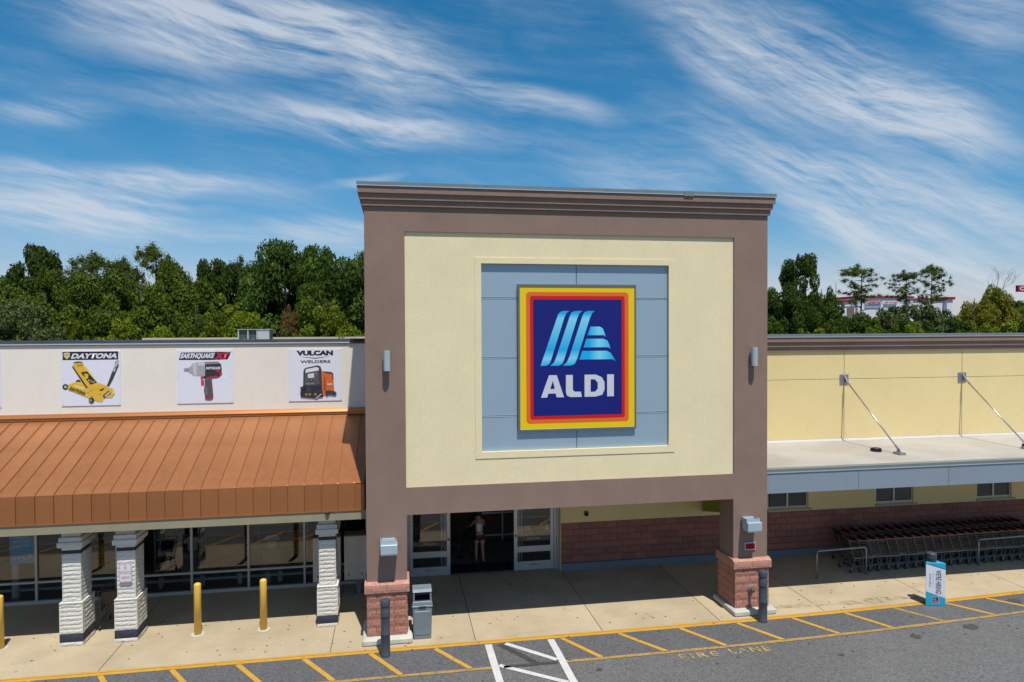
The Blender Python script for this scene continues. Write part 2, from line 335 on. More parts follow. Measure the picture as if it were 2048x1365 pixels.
def flatpoly(name, loops, to3, mt, parent, nrm_flip=False, **k):
    vs = []; tri = tessellate_polygon([[Vector((p[0], p[1], 0)) for p in l] for l in loops])
    for l in loops: vs += [to3(*p) for p in l]
    me = bpy.data.meshes.new(name); me.from_pydata(vs, [], [tuple(t) for t in tri]); me.materials.append(mt)
    o = bpy.data.objects.new(name, me); setpar(o, parent); COL.objects.link(o); return P(o, **k)
def text(name, body, to3, x0, x1, z0, z1, mt, parent, shear=0, bold=.02, spacing=1, **k):
    """lettering fitted to a box of the (a,b) plane mapped to 3-D by to3"""
    cu = bpy.data.curves.new(name, 'FONT'); cu.body = body; cu.offset = bold; cu.space_character = spacing; cu.resolution_u = 3; cu.align_x = 'CENTER'
    t = bpy.data.objects.new(name, cu); COL.objects.link(t)
    dg = bpy.context.evaluated_depsgraph_get(); me = bpy.data.meshes.new_from_object(t.evaluated_get(dg)); bpy.data.objects.remove(t); bpy.data.curves.remove(cu)
    me.name = name
    if not len(me.vertices): return None
    co = np.zeros(len(me.vertices)*3); me.vertices.foreach_get('co', co); co = co.reshape(-1, 3)
    a, b = co[:, 0], co[:, 1]
    b = (b-b.min())/max(b.max()-b.min(), 1e-6); a = a + shear*b*.7
    a = (a-a.min())/max(a.max()-a.min(), 1e-6)
    for i, v in enumerate(me.vertices): v.co = to3(x0+(x1-x0)*a[i], z0+(z1-z0)*b[i])
    me.materials.clear(); me.materials.append(mt)
    o = bpy.data.objects.new(name, me); setpar(o, parent); COL.objects.link(o); return P(o, **k)
def copy_tree(o, parent=None):
    c = o.copy(); COL.objects.link(c)
    if parent is not None: c.parent = parent; c.matrix_parent_inverse = o.matrix_parent_inverse.copy()
    for ch in list(o.children): copy_tree(ch, c)
    return c
def rough_block(name, w, d, h, seed, mt, amp=.018, nx=7, nz=3):
    """split-face block, centred in x, front face at y=0 (pushed and broken), base at z=0"""
    rnd = random.Random(seed); v = []; f = []
    g = .0025
    amp *= .50
    for i in range(nx+1):
        for j in range(nz+1):
            edge = i in (0, nx) or j in (0, nz)
            v.append((-w/2+g+(w-2*g)*i/nx, ((.003+rnd.random()*.003) if edge else -rnd.random()*amp), g+(h-2*g)*j/nz))
    q = lambda i, j: i*(nz+1)+j
    for i in range(nx):
        for j in range(nz): f.append((q(i, j), q(i+1, j), q(i+1, j+1), q(i, j+1)))
    b = len(v); v += [(-w/2+g, d, g), (w/2-g, d, g), (w/2-g, d, h-g), (-w/2+g, d, h-g)]
    f.append((b+1, b, b+3, b+2))
    f.append(tuple([q(0, j) for j in range(nz+1)] + [b+3, b])); f.append(tuple([q(nx, j) for j in range(nz, -1, -1)] + [b+1, b+2]))
    f.append(tuple([q(i, nz) for i in range(nx+1)] + [b+2, b+3])); f.append(tuple([q(i, 0) for i in range(nx, -1, -1)] + [b, b+1]))
    me = bpy.data.meshes.new(name); me.from_pydata(v, [], f); me.materials.append(mt); return me
def ordinal(i):
    return ['first','second','third','fourth','fifth','sixth','seventh','eighth','ninth','tenth','eleventh','twelfth','thirteenth','fourteenth','fifteenth','sixteenth','seventeenth','eighteenth','nineteenth','twentieth','twenty-first','twenty-second','twenty-third','twenty-fourth'][i]

# ------------------------------------------------------------------ ground
def yc(x):     # where the pavement ends: straight on the left, bent to image pixels at right
    return -.50 if x < 6 else -.50 + .0026*(x-6)**2
def yo(x):     # outer fire lane line
    return -1.80 if x < 5 else -1.80 + .0034*(x-5)**2
xs = [-24, -18, -12, -8, -4, 0, 4, 6, 8, 10, 12, 14, 16, 18, 20, 23, 26, 30]
def ribbon(name, ylo, yhi, z, mt, parent, x0=-24, x1=30, step=.5, jit=0, **k):
    b = MB(); n = int((x1-x0)/step); rnd = random.Random(name)
    rows = []
    for i in range(n+1):
        x = x0+(x1-x0)*i/n; rows.append((x, ylo(x)+rnd.uniform(-jit, jit), yhi(x)+rnd.uniform(-jit, jit)))
    for i in range(n):
        a, c = rows[i], rows[i+1]; b.quad((a[0], a[1], z), (c[0], c[1], z), (c[0], c[2], z), (a[0], a[2], z))
    return b.build(name, mt, parent, **k)
ground = MB().quad((-900, -700, -.06), (1100, -700, -.06), (1100, 1300, -.06), (-900, 1300, -.06)).build('ground', M['grass'], kind='structure')
lot = MB().quad((-60, -75, -.020), (70, -75, -.020), (70, 1.0, -.020), (-60, 1.0, -.020)).build('parking_lot', M['asphalt'], kind='structure')
ribbon('fire_lane', yo, yc, -.016, M['asphalt2'], lot)
side_w = MB()
n = 108
pw = empty('sidewalk', (0, 0, 0), kind='structure')
bed = ribbon('joint_bed', lambda x: yc(x)+.01, lambda x: 4.6, -.012, M['dirtjoint'], pw)
JX = [-24, -18, -12.0, -5.86, -.84, 2.60, 5.80, 8.97, 12.0, 15.52, 18.7, 21.9, 25.2, 30]
for a, b in zip(JX[:-1], JX[1:]):
    s_ = MB(); g = .009; k = max(1, int((b-a)/.5)); pts = [a+g+(b-a-2*g)*i/k for i in range(k+1)]
    top = [(x, yc(x), 0) for x in pts]; bk = [(x, 4.5, 0) for x in pts]
    for i in range(k): s_.quad(top[i], top[i+1], bk[i+1], bk[i]); s_.quad((top[i][0], top[i][1], -.05), (top[i+1][0], top[i+1][1], -.05), top[i+1], top[i])
    s_.build('concrete_slab', M['concrete'], pw)
MZ = -.010
ribbon('yellow_edge_line', lambda x: yc(x)-.115, lambda x: yc(x)+.004, MZ, M['yellowpaint'], lot, jit=.004)
kb = MB(); rk = random.Random(8)
for i in range(180):
    xa, xb = -24+i*.3, -24+(i+1)*.3; w1 = yc(xa)+.06+rk.uniform(-.012, .012)
    kb.quad((xa, yc(xa)-.004, .003), (xb, yc(xb)-.004, .003), (xb, yc(xb)+.06, .003), (xa, w1, .003)); kb.quad((xa, yc(xa)-.004, -.012), (xb, yc(xb)-.004, -.012), (xb, yc(xb)-.004, .003), (xa, yc(xa)-.004, .003))
kb.build('painted_kerb_edge', M['curbyellow'], pw)
ribbon('outer_yellow_line', lambda x: yo(x)-.055, lambda x: yo(x)+.055, MZ, M['oldyellow'], lot, -24, 2.98, jit=.008)
ribbon('outer_yellow_line', lambda x: yo(x)-.055, lambda x: yo(x)+.055, MZ, M['oldyellow'], lot, 4.52, 30, jit=.008)
ribbon('blacked_out_line', lambda x: yo(x)-.06, lambda x: yo(x)+.05, MZ, M['blackpaint'], lot, 3.08, 4.32, .2, jit=.01)
def bar(name, a, b, w, z, mt, parent, worn_ends=0, **k):
    a = Vector((*a, 0)); b = Vector((*b, 0)); d = (b-a).normalized(); nrm = Vector((-d.y, d.x, 0))*w/2
    m_ = MB(); rnd = random.Random(str(a)); K = 8; l0 = []
    for i in range(K+1):
        p = a+(b-a)*i/K; l0.append((p-nrm*(1+rnd.uniform(-.06, .06)), p+nrm*(1+rnd.uniform(-.06, .06))))
    for i in range(K): m_.quad((*l0[i][0].xy, z), (*l0[i+1][0].xy, z), (*l0[i+1][1].xy, z), (*l0[i][1].xy, z))
    return m_.build(name, mt, parent, **k)
ST = [(-21.9,-21.2),(-20.5,-19.8),(-19.0,-18.3),(-17.6,-16.9),(-16.1,-15.4),(-14.6,-13.9),(-13.1,-12.4),(-11.6,-10.9),(-10.15,-9.45),(-8.7,-8.0),(-7.2,-6.5),(-5.74,-5.03),(-4.26,-3.50),(-2.86,-2.08),(-1.40,-.65),(.10,.80),(1.60,2.34),(4.70,5.38),(6.17,6.97),(7.79,8.48),(9.36,10.0),(10.93,11.55),(12.49,13.08),(14.0,14.66),(15.61,16.28),(17.0,17.75),(18.4,19.15),(19.9,20.6),(21.4,22.1),(23,23.7),(24.5,25.2),(26,26.7)]
for a, b in ST:
    old = 13.5 < a < 15
    bar('yellow_hatch_line', (a, yc(a)-.13), (b, yo(b)+.055), .115, MZ, M['oldyellow' if old else 'yellowpaint'], lot)
# white crossing
bar('white_crossing_line', (2.88, -.66), (2.93, -6.8), .17, MZ+.003, M['whitepaint'], lot)
bar('white_crossing_line', (4.42, -.66), (4.55, -6.8), .17, MZ+.003, M['whitepaint'], lot)
for k in range(6):
    y = -.68-k*1.03
    bar('white_crossing_line', (2.99 if k else 3.3, y if k else -.68), (4.34, y-1.0), .13, MZ, M['whitepaint'], lot)
bar('blacked_out_line', (3.16, -.70), (3.86, -1.80), .16, MZ-.002, M['blackpaint'], lot)
gto = lambda a, b: (a, b, MZ)
for i, (w_, x0, x1, ya, yb) in enumerate([('FIRE', 7.15, 8.12, -2.17, -1.94), ('LANE', 8.42, 9.42, -2.13, -1.88)]):
    text('painted_word', w_, gto, x0, x1, ya, yb, M['wornstencil'], lot, bold=.015, spacing=1.25)
rnd = random.Random(5)
for (x, y, s_) in [(15.05, -1.87, .19), (13.3, -2.1, .12), (5.15, -2.28, .07), (10.9, -2.6, .08), (17.6, -.62, .15), (3.9, -3.4, .1), (-6.4, -1.2, .05)]:
    pts = [(x+math.cos(t*2*PI/14)*s_*1.25*rnd.uniform(.5, 1.2), y+math.sin(t*2*PI/14)*s_*rnd.uniform(.5, 1.2)) for t in range(14)]
    flatpoly('oil_stain', [pts], lambda a, b: (a, b, MZ+.001), M['tar'], lot)
for (x, y, w_, h_) in ((13.6, .05, 1.5, .22), (11.3, .1, .8, .15), (.2, 2.1, .7, .2)):
    rd_ = random.Random(x); pts = [(x+math.cos(t*2*PI/22)*w_*rd_.uniform(.55, 1.1), y+math.sin(t*2*PI/22)*h_*rd_.uniform(.5, 1.1)) for t in range(22)]
    flatpoly('damp_stain', [pts], lambda a, b: (a, b, .0015), M['damp'], pw)
# stall lines farther out in the lot (seen in the window reflections)
for i in range(-18, 20):
    if i % 1 == 0: bar('yellow_stall_line', (i*2.75+1, -14.5), (i*2.75+1, -25), .11, MZ, M['yellowpaint'], lot)
bar('yellow_stall_line', (-50, -14.5), (54, -14.5), .11, MZ, M['yellowpaint'], lot)

# ------------------------------------------------------------------ entrance tower
tw = empty('entrance_tower', (5.26, .4, 0), 'tall brown stucco entrance portal with cream panel and stepped cornice', 'shop entrance tower')
Wd = 10.53
f_ = MB()
f_.box(0, .962, 0, .30, 3.04, 10.5); f_.box(9.575, Wd, 0, .30, 3.04, 10.5)
f_.box(.962, 9.575, 0, .30, 9.975, 10.5); f_.box(.962, 9.575, 0, .30, 3.04, 3.71)
f_.box(0, Wd, .30, 6.5, 3.04, 11.0); f_.box(0, Wd, 0, .3, 10.5, 11.0)
f_.build('portal_frame', M['brown'], tw)
for x0, x1 in ((0, .97), (9.56, Wd)):
    MB().box(x0, x1, .0, .78, 1.42, 3.04).build('pier', M['brown'], tw)
p_ = MB(); y0 = .045
p_.box(.962, 2.68, y0, .30, 3.71, 9.975); p_.box(7.92, 9.575, y0, .30, 3.71, 9.975); p_.box(2.68, 7.92, y0, .30, 9.37, 9.975); p_.box(2.68, 7.92, y0, .30, 3.71, 4.35)
p_.build('cream_panel', M['yellow'], tw)
p_ = MB(); y1 = .03
p_.box(2.68, 2.84, y1, .30, 4.35, 9.37); p_.box(7.765, 7.92, y1, .30, 4.35, 9.37); p_.box(2.84, 7.765, y1, .30, 9.225, 9.37); p_.box(2.84, 7.765, y1, .30, 4.35, 4.515)
p_.build('cream_surround', M['yellow'], tw)
MB().box(2.84, 7.765, .16, .30, 4.515, 9.225).build('panel_backing', M['drip'], tw)
rows = [(4.515, 5.395), (5.405, 6.865), (6.875, 8.365), (8.375, 9.225)]
for (za, zb) in rows:
    for (xa, xb) in ((2.84, 5.295), (5.305, 7.765)):
        MB().box(xa+.004, xb-.004, .115, .155, za+.004, zb-.004).build('metal_panel', M['bluegrey'], tw, bevel=.003)
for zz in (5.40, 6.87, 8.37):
    for dz in (-.022, .014): MB().box(2.85, 7.76, .108, .1145, zz+dz, zz+dz+.010).build('seam_highlight', M['lightgrey'], tw)  # pale strips paint the double highlight along each horizontal seam
for (za, zb, pr) in [(10.87, 11.03, .145), (10.72, 10.87, .098), (10.575, 10.72, .052)]:
    c_ = MB(); c_.box(-pr, Wd+pr, -pr, 6.5, za, zb); c_.build('cornice_step', M['brown'], tw)
for xa, xb in [(-.165, 2.95), (2.958, 6.0), (6.008, 8.2), (8.208, Wd+.165)]:
    MB().box(xa, xb, -.165, 6.6, 11.035, 11.13).build('coping', M['coping'], tw)
MB().box(-.170, Wd+.170, -.172, -.1655, 11.028, 11.046).build('coping_edge', M['drip'], tw)
MB().box(8.10, 8.36, -.180, -.1725, 11.00, 11.13).build('coping_joint_cover', M['coping'], tw)
MB().box(.05, Wd-.05, .3, 6.4, 11.0, 11.03).build('roof', M['roofing'], tw)
# pier bases of split-face block
for bi, x0 in enumerate((.0, 9.56)):
    base = MB().box(x0+.03, x0+.94, -.045, .80, .14, 1.20).build('pier_base', M['mortar'], tw)
    ms = {}
    rb = random.Random(bi)
    for c in range(5):
        z = .15+c*.2105
        L = [.40, .26, .31] if c % 2 else [.23, .42, .32]
        x = x0+.0
        for w_ in L:
            me = rough_block('block', w_, .10, .208, rb.random(), M['pink'], .022); place('block', me, (x+w_/2, -.095, z), base); x += w_
        for s_ in (-1, 1):
            y = .0
            for w_ in ([.44, .42] if c % 2 else [.26, .42, .18]):
                me = rough_block('block', w_, .05, .208, rb.random(), M['pink'], .018)
                place('block', me, (x0+(-.012 if s_ < 0 else .982), y+w_/2, z), base, rot=(0, 0, -PI/2 if s_ < 0 else PI/2)); y += w_
    for (xa, w_, sd_) in ((x0-.055, .53, 1), (x0+.475, .55, 2)):
        me = rough_block('cap_stone', w_, .30, .19, sd_+bi*7, M['pinkcap'], .012, 8, 3); place('cap_stone', me, (xa+w_/2, -.145, 1.205), base)
    MB().prism([(-.14, 1.395), (.9, 1.395), (.86, 1.42), (-.03, 1.45)], 'x', x0-.052, x0+1.022).build('sloped_cap_top', M['pinkcap'], base)
    MB().box(x0-.055, x0+1.025, .158, .90, 1.205, 1.393).build('cap_stone', M['pinkcap'], base)
    MB().box(x0-.11, x0+1.09, -.30, .98, .0, .145).build('plinth', M['plinth'], tw, bevel=.03)

# ------------------------------------------------------------------ the sign
ART = {  # outlines from image pixels, scaled about the camera onto the sign plane
'frame':[(3.77, 8.71), (6.86, 8.72), (6.86, 5.0), (3.77, 5.0)],
'b1':[(5.1, 8.04), (4.93, 8.04), (4.85, 8.01), (4.8, 7.95), (4.34, 6.65), (4.48, 6.65), (4.56, 6.69), (4.61, 6.78), (4.97, 7.89), (5.02, 7.99)],
'b2':[(5.44, 8.04), (5.26, 8.04), (5.16, 8.01), (5.11, 7.92), (4.74, 6.84), (4.68, 6.72), (4.59, 6.65), (4.81, 6.65), (4.9, 6.69), (4.95, 6.79), (5.31, 7.87), (5.36, 7.98)],
'b3':[(5.77, 8.04), (5.59, 8.04), (5.49, 8.01), (5.44, 7.92), (5.09, 6.87), (5.02, 6.73), (4.92, 6.65), (5.13, 6.65), (5.23, 6.69), (5.29, 6.81), (5.64, 7.87), (5.7, 7.99)],
'c1':[(5.65, 7.64), (5.9, 7.64), (5.98, 7.59), (6.02, 7.49), (6.05, 7.38), (6.0, 7.42), (5.57, 7.42)],
'c2':[(5.54, 7.33), (5.99, 7.33), (6.1, 7.28), (6.15, 7.18), (6.18, 7.07), (6.12, 7.11), (5.47, 7.11)],
'c3':[(5.43, 7.02), (6.08, 7.02), (6.19, 6.96), (6.26, 6.85), (6.31, 6.75), (6.23, 6.8), (5.36, 6.8)],
'A':[(4.35, 5.845), (4.56, 6.41), (4.76, 6.41), (4.95, 5.845), (4.76, 5.845), (4.73, 5.945), (4.54, 5.945), (4.51, 5.845)],
'Ah':[(4.66, 6.27), (4.59, 6.06), (4.71, 6.06)],
'L':[(5.0, 6.41), (5.18, 6.41), (5.18, 6.03), (5.23, 5.98), (5.39, 5.98), (5.42, 5.845), (5.12, 5.845), (5.03, 5.88), (5.0, 5.97)],
'D':[(5.49, 6.41), (5.79, 6.41), (5.95, 6.34), (6.02, 6.21), (6.02, 6.02), (5.96, 5.89), (5.79, 5.845), (5.49, 5.845)],
'Dh':[(5.65, 6.29), (5.76, 6.29), (5.84, 6.2), (5.84, 6.05), (5.77, 5.97), (5.65, 5.97)],
'I':[(6.09, 6.41), (6.27, 6.41), (6.27, 5.845), (6.09, 5.845)]}
sg = empty('store_sign', (5.3, .05, 5.0), 'blue supermarket sign with yellow, orange and red borders on the tower', 'sign')
def vinyl(c): return mat('sign_vinyl', c, .38, 0, var=.02, vscale=1, spec=.45)
fr = MB(); fr.box(3.76, 3.815, .028, .112, 5.0, 8.72); fr.box(6.83, 6.87, .028, .112, 5.0, 8.72); fr.box(3.815, 6.83, .028, .112, 8.66, 8.72); fr.box(3.815, 6.83, .028, .112, 5.0, 5.05)
fr.build('frame', mat('sign_frame', (.16, .19, .21), .4, .4), sg, bevel=.004)
MB().box(3.815, 6.83, .045, .11, 5.05, 8.66).build('face', vinyl((.80, .56, .0)), sg)
def rrect(x0, x1, z0, z1, r, n=6):
    o = []
    for cx, cz, a0 in ((x1-r, z1-r, 0), (x0+r, z1-r, 90), (x0+r, z0+r, 180), (x1-r, z0+r, 270)):
        for i in range(n+1): a = R(a0+90*i/n); o.append((cx+r*math.cos(a), cz+r*math.sin(a)))
    return o
for nm, x0, x1, z0, z1, r, c, yy in [('orange_border', 3.975, 6.67, 5.19, 8.52, .09, (.75, .14, .02), .0435), ('red_border', 4.075, 6.565, 5.295, 8.42, .06, (.58, .004, .010), .042), ('blue_field', 4.155, 6.485, 5.38, 8.33, .03, (.0015, .008, .165), .0405)]:
    flatpoly(nm, [rrect(x0, x1, z0, z1, r)], lambda a, b, yy=yy: (a, yy, b), vinyl(c), sg)
def ribbonmat(name, axis, c0, c1, stops):
    mt = mat(name, c0, .38, var=.01); t = mt.node_tree; b = t.nodes['Principled BSDF']
    tcn = t.nodes.new('ShaderNodeTexCoord'); sp_ = t.nodes.new('ShaderNodeSeparateXYZ'); t.links.new(tcn.outputs['Object'], sp_.inputs[0])
    mr = t.nodes.new('ShaderNodeMapRange'); mr.inputs['From Min'].default_value = stops[0]; mr.inputs['From Max'].default_value = stops[-1]; t.links.new(sp_.outputs[axis], mr.inputs['Value'])
    cr_ = t.nodes.new('ShaderNodeValToRGB'); t.links.new(mr.outputs[0], cr_.inputs[0]); el_ = cr_.color_ramp.elements
    sp2 = stops[-1]-stops[0]
    for i, s_ in enumerate(stops):
        col = (*[c0, c1][i % 2], 1); pos = (s_-stops[0])/sp2
        if i < 2 and i < len(el_): el_[i].position = pos; el_[i].color = col
        else: e = el_.new(pos); e.color = col
    t.links.new(cr_.outputs[0], b.inputs['Base Color']); return mt
cyan, pale = (.0, .40, .75), (.20, .66, .85)
mv = ribbonmat('printed_cyan_ribbon', 2, cyan, pale, [6.65, 6.83, 7.05, 7.85, 7.98]); 
mh = ribbonmat('printed_cyan_bar', 0, cyan, pale, [5.62, 5.88, 6.25])
for k in ('b1', 'b2', 'b3'): flatpoly('logo_ribbon', [ART[k]], lambda a, b: (a, .039, b), mv, sg)
for k in ('c1', 'c2', 'c3'): flatpoly('logo_bar', [ART[k]], lambda a, b: (a, .039, b), mh, sg)
lw = vinyl((.60, .61, .66))
flatpoly('letter', [ART['A'], ART['Ah']], lambda a, b: (a, .039, b), lw, sg); flatpoly('letter', [ART['L']], lambda a, b: (a, .039, b), lw, sg)
flatpoly('letter', [ART['D'], ART['Dh']], lambda a, b: (a, .039, b), lw, sg); flatpoly('letter', [ART['I']], lambda a, b: (a, .039, b), lw, sg)

# wall sconces and box lights on the tower piers
for (x, side_) in ((.52, 'left'), (10.09, 'right')):
    t = empty('wall_light', (x, 0, 6.59), 'slim grey tube light high on the %s edge of the tower' % side_, 'wall light', 'tube lights on the tower')
    MB().lathe([(.02, 0), (.082, .0), (.082, .49), (.02, .49)], (x, -.13, 6.59), 20).build('tube', M['lightgrey'], t, smooth=False)
    MB().box(x-.045, x+.045, -.075, 0, 6.70, 6.96).build('bracket', M['lightgrey'], t)
for (x0, z0, side_) in ((.34, 2.21, 'left pier beside the mailboxes'), (9.775, 2.26, 'right pier above the red sign')):
    t = empty('flood_light', (x0+.2, 0, z0), 'boxy light grey flood light on the %s' % side_, 'flood light', 'boxy flood lights on the piers')
    MB().box(x0, x0+.40, -.38, -.08, z0, z0+.225).build('housing', M['lightgrey'], t, bevel=.008)
    t2 = MB(); t2.box(x0, x0+.012, -.31, -.01, z0+.228, z0+.31); t2.box(x0+.012, x0+.36, -.31, -.30, z0+.228, z0+.31); t2.box(x0+.36, x0+.372, -.31, -.14, z0+.228, z0+.31); t2.box(x0+.012, x0+.36, -.30, -.02, z0+.228, z0+.24); t2.build('mounting_tray', M['lightgrey'], t)
    MB().box(x0+.03, x0+.34, -.08, 0, z0+.02, z0+.29).build('wall_bracket', M['lightgrey'], t)
    MB().box(x0+.01, x0+.39, -.37, -.09, z0-.022, z0-.002).build('lens', M['drip'], t)
t = empty('red_wall_sign', (10.03, 0, 1.66), 'small red framed notice under the flood light on the right pier', 'sign')
b_ = MB(); b_.box(9.87, 10.19, -.030, -.0, 1.66, 1.86); b_.build('frame', M['alu'], t)
MB().box(9.895, 10.165, -.034, -.0305, 1.685, 1.835).build('panel', flat((.32, .008, .01)), t)
to = lambda a, b: (a, -.0365, b)
text('lettering', 'FIRE DEPT', to, 9.92, 10.14, 1.765, 1.80, flat((.08, .0, .0)), t); text('lettering', 'CONNECTION', to, 9.91, 10.15, 1.715, 1.75, flat((.08, .0, .0)), t)
t = empty('fire_hose_connection', (10.0, -.1, .55), 'small brass pipe outlet sticking out of the right pier base', 'pipe outlet')
MB().tube([(10.0, -.08, .66), (10.0, -.16, .66)], .075, 16).build('flange', M['galv'], t); MB().tube([(10.0, -.15, .66), (10.0, -.22, .65), (10.0, -.25, .60)], .038, 12).build('spout', mat('old_brass', (.16, .11, .06), .5, .5), t)
t = empty('standpipe_valve', (10.16, -.36, 0), 'low black valve pipe standing beside the right pier plinth', 'valve')
MB().tube([(10.16, -.36, 0), (10.16, -.36, .2)], .035, 10).build('pipe', M['black'], t); MB().lathe([(.05, 0), (.07, .02), (.07, .08), (.03, .1)], (10.16, -.36, .19), 12).build('cap', M['black'], t)

# ------------------------------------------------------------------ right store wing
rw = empty('supermarket_building', (18, 8, 0), 'long cream stucco supermarket wing with brown parapet and mauve block base', 'shop building')
XW1 = 32.0; YW = 3.87
shell = MB(); shell.box(0.4, XW1, 30, 30.3, 0, 6.9); shell.box(XW1-.3, XW1, YW+.6, 30, 0, 6.9); shell.box(Wd+.0, XW1, YW+.25, YW+.55, 3.7, 6.9); shell.box(.4, .7, 6.6, 30, 0, 6.9)
shell.build('rear_walls', M['yellow2'], rw)
MB().box(Wd, XW1-.0, YW+.1, YW+.245, 3.75, 6.8).build('wall_backing', M['mortar'], rw)
MB().box(.7, XW1-.3, 6.6, 30, 6.55, 6.65).build('roof', M['membrane'], rw); MB().box(Wd+.01, XW1-.3, YW+.55, 6.6, 6.55, 6.65).build('roof', M['membrane'], rw)
vx = [Wd+.01, 15.57, 20.09, 24.6, 29.1, XW1]
for a, b in zip(vx[:-1], vx[1:]):
    for (za, zb) in ((3.75, 5.855), (5.87, 6.80)):
        MB().box(a+.008, b-.008, YW, YW+.10, za, zb).build('stucco_panel', M['yellow2'], rw, bevel=.006)
for (za, zb, pr) in [(7.12, 7.275, .15), (6.96, 7.12, .10), (6.80, 6.96, .05)]:
    MB().box(Wd+.005, XW1+pr, YW-pr, YW+.55, za, zb).build('cornice_step', M['brown'], rw)
MB().box(Wd+.005, XW1+.17, YW-.17, YW+.60, 7.28, 7.375).build('coping', M['coping'], rw)
MB().box(Wd+.005, XW1+.17, YW-.177, YW-.1705, 7.274, 7.292).build('coping_edge', M['drip'], rw)
# lower wall: cream stucco with windows over the block wainscot
wins = [(12.80, 14.27), (16.78, 18.22), (20.72, 22.12), (24.7, 26.1), (28.6, 30.0)]
lowx = 5.78
seg = []; x = lowx
lw_ = MB()
for a, b in wins:
    lw_.box(x, a, YW, YW+.2, 1.50, 3.62); lw_.box(a, b, YW, YW+.2, 1.50, 1.60); lw_.box(a, b, YW, YW+.2, 2.75, 3.62); x = b
lw_.box(x, XW1, YW, YW+.2, 1.50, 3.62)
lw_.build('stucco_wall', M['yellow2'], rw)
for a, b in wins:
    w = MB(); w.box(a, a+.05, YW+.05, YW+.12, 1.60, 2.75); w.box(b-.05, b, YW+.05, YW+.12, 1.60, 2.75); w.box(a+.05, b-.05, YW+.05, YW+.12, 1.60, 1.66); w.box(a+.05, b-.05, YW+.05, YW+.12, 2.69, 2.75); w.box((a+b)/2-.03, (a+b)/2+.03, YW+.05, YW+.12, 1.66, 2.69)
    wn_ = w.build('window', M['alu'], rw)
    for xa, xb in ((a+.05, (a+b)/2-.03), ((a+b)/2+.03, b-.05)):
        MB().quad((xa, YW+.085, 1.66), (xb, YW+.085, 1.66), (xb, YW+.085, 2.69), (xa, YW+.085, 2.69)).build('pane', GL, wn_)
    MB().box(a-.03, b+.10, YW-.07, YW-.002, 1.535, 1.585).build('sill', mat('beige_sill', (.42, .38, .26), .8), wn_)
wbk = MB().box(lowx, XW1, YW+.03, YW+.2, .0, 1.499).build('wainscot', M['mortar'], rw)
meshes_w = [rough_block('block', .40, .05, .2005, 50+i, M['wain'], .006, 3, 2) for i in range(6)]
end_half = rough_block('block', .2, .05, .2005, 77, M['wain'], .006, 2, 2)
rnd = random.Random(9); cnt = 0
for c in range(6):
    z = .245+c*.2085; off = 0 if c % 2 == 0 else .2025
    if off: place('block', end_half, (lowx+.1, YW-.0, z), wbk); cnt += 1
    x = lowx+off
    while x < 23.6:
        place('block', meshes_w[rnd.randrange(6)], (x+.2, YW-.0, z), wbk); x += .405; cnt += 1
MB().box(23.7, XW1, YW-.002, YW+.029, .245, 1.495).build('block_course', M['wain'], wbk)
MB().box(lowx, XW1, YW-.05, YW+.028, 0, .235).build('footing', M['footing'], rw)
MB().box(lowx-.02, lowx, YW-.04, 4.3, 0, 3.04).build('wall_return', M['yellow2'], rw)
# flat canopy
MB().box(8.7, XW1-.3, YW+.21, 12, -.03, .004).build('shop_floor', M['tile'], rw); MB().box(8.7, XW1-.3, 11.9, 12, .005, 3.5).build('inner_back_wall', M['interior'], rw); MB().box(8.7, XW1-.3, YW+.56, 12, 3.5, 3.6).build('inner_ceiling', M['dark'], rw)
cn = MB().box(Wd+.02, XW1, .27, YW-.004, 3.50, 3.66).build('canopy', M['soffit'], rw)
MB().prism([(.30, 3.665), (YW-.01, 3.665), (YW-.01, 3.80), (.30, 3.69)], 'x', Wd+.02, XW1).build('deck', M['membrane'], cn)
MB().prism([(YW-.10, 3.802), (YW-.012, 3.802), (YW-.012, 3.865), (YW-.03, 3.865)], 'x', Wd+.02, XW1).build('wall_flashing', mat('pale_flashing', (.46, .46, .47), .6), cn)
fx = [Wd+.02, 13.41, 16.26, 19.12, 21.98, 24.84, 27.7, XW1]
for a, b in zip(fx[:-1], fx[1:]):
    MB().box(a+.003, b-.006, .20, .245, 3.08, 3.635).build('fascia_panel', M['fascia'], cn, bevel=.003)
MB().box(Wd+.02, XW1, .2455, .265, 3.10, 3.62).build('fascia_backing', M['drip'], cn)
MB().box(Wd+.02, XW1, .185, .42, 3.665, 3.74).build('coping', M['coping'], cn); MB().box(Wd+.02, XW1, .178, .1845, 3.637, 3.664).build('coping_edge', M['drip'], cn)
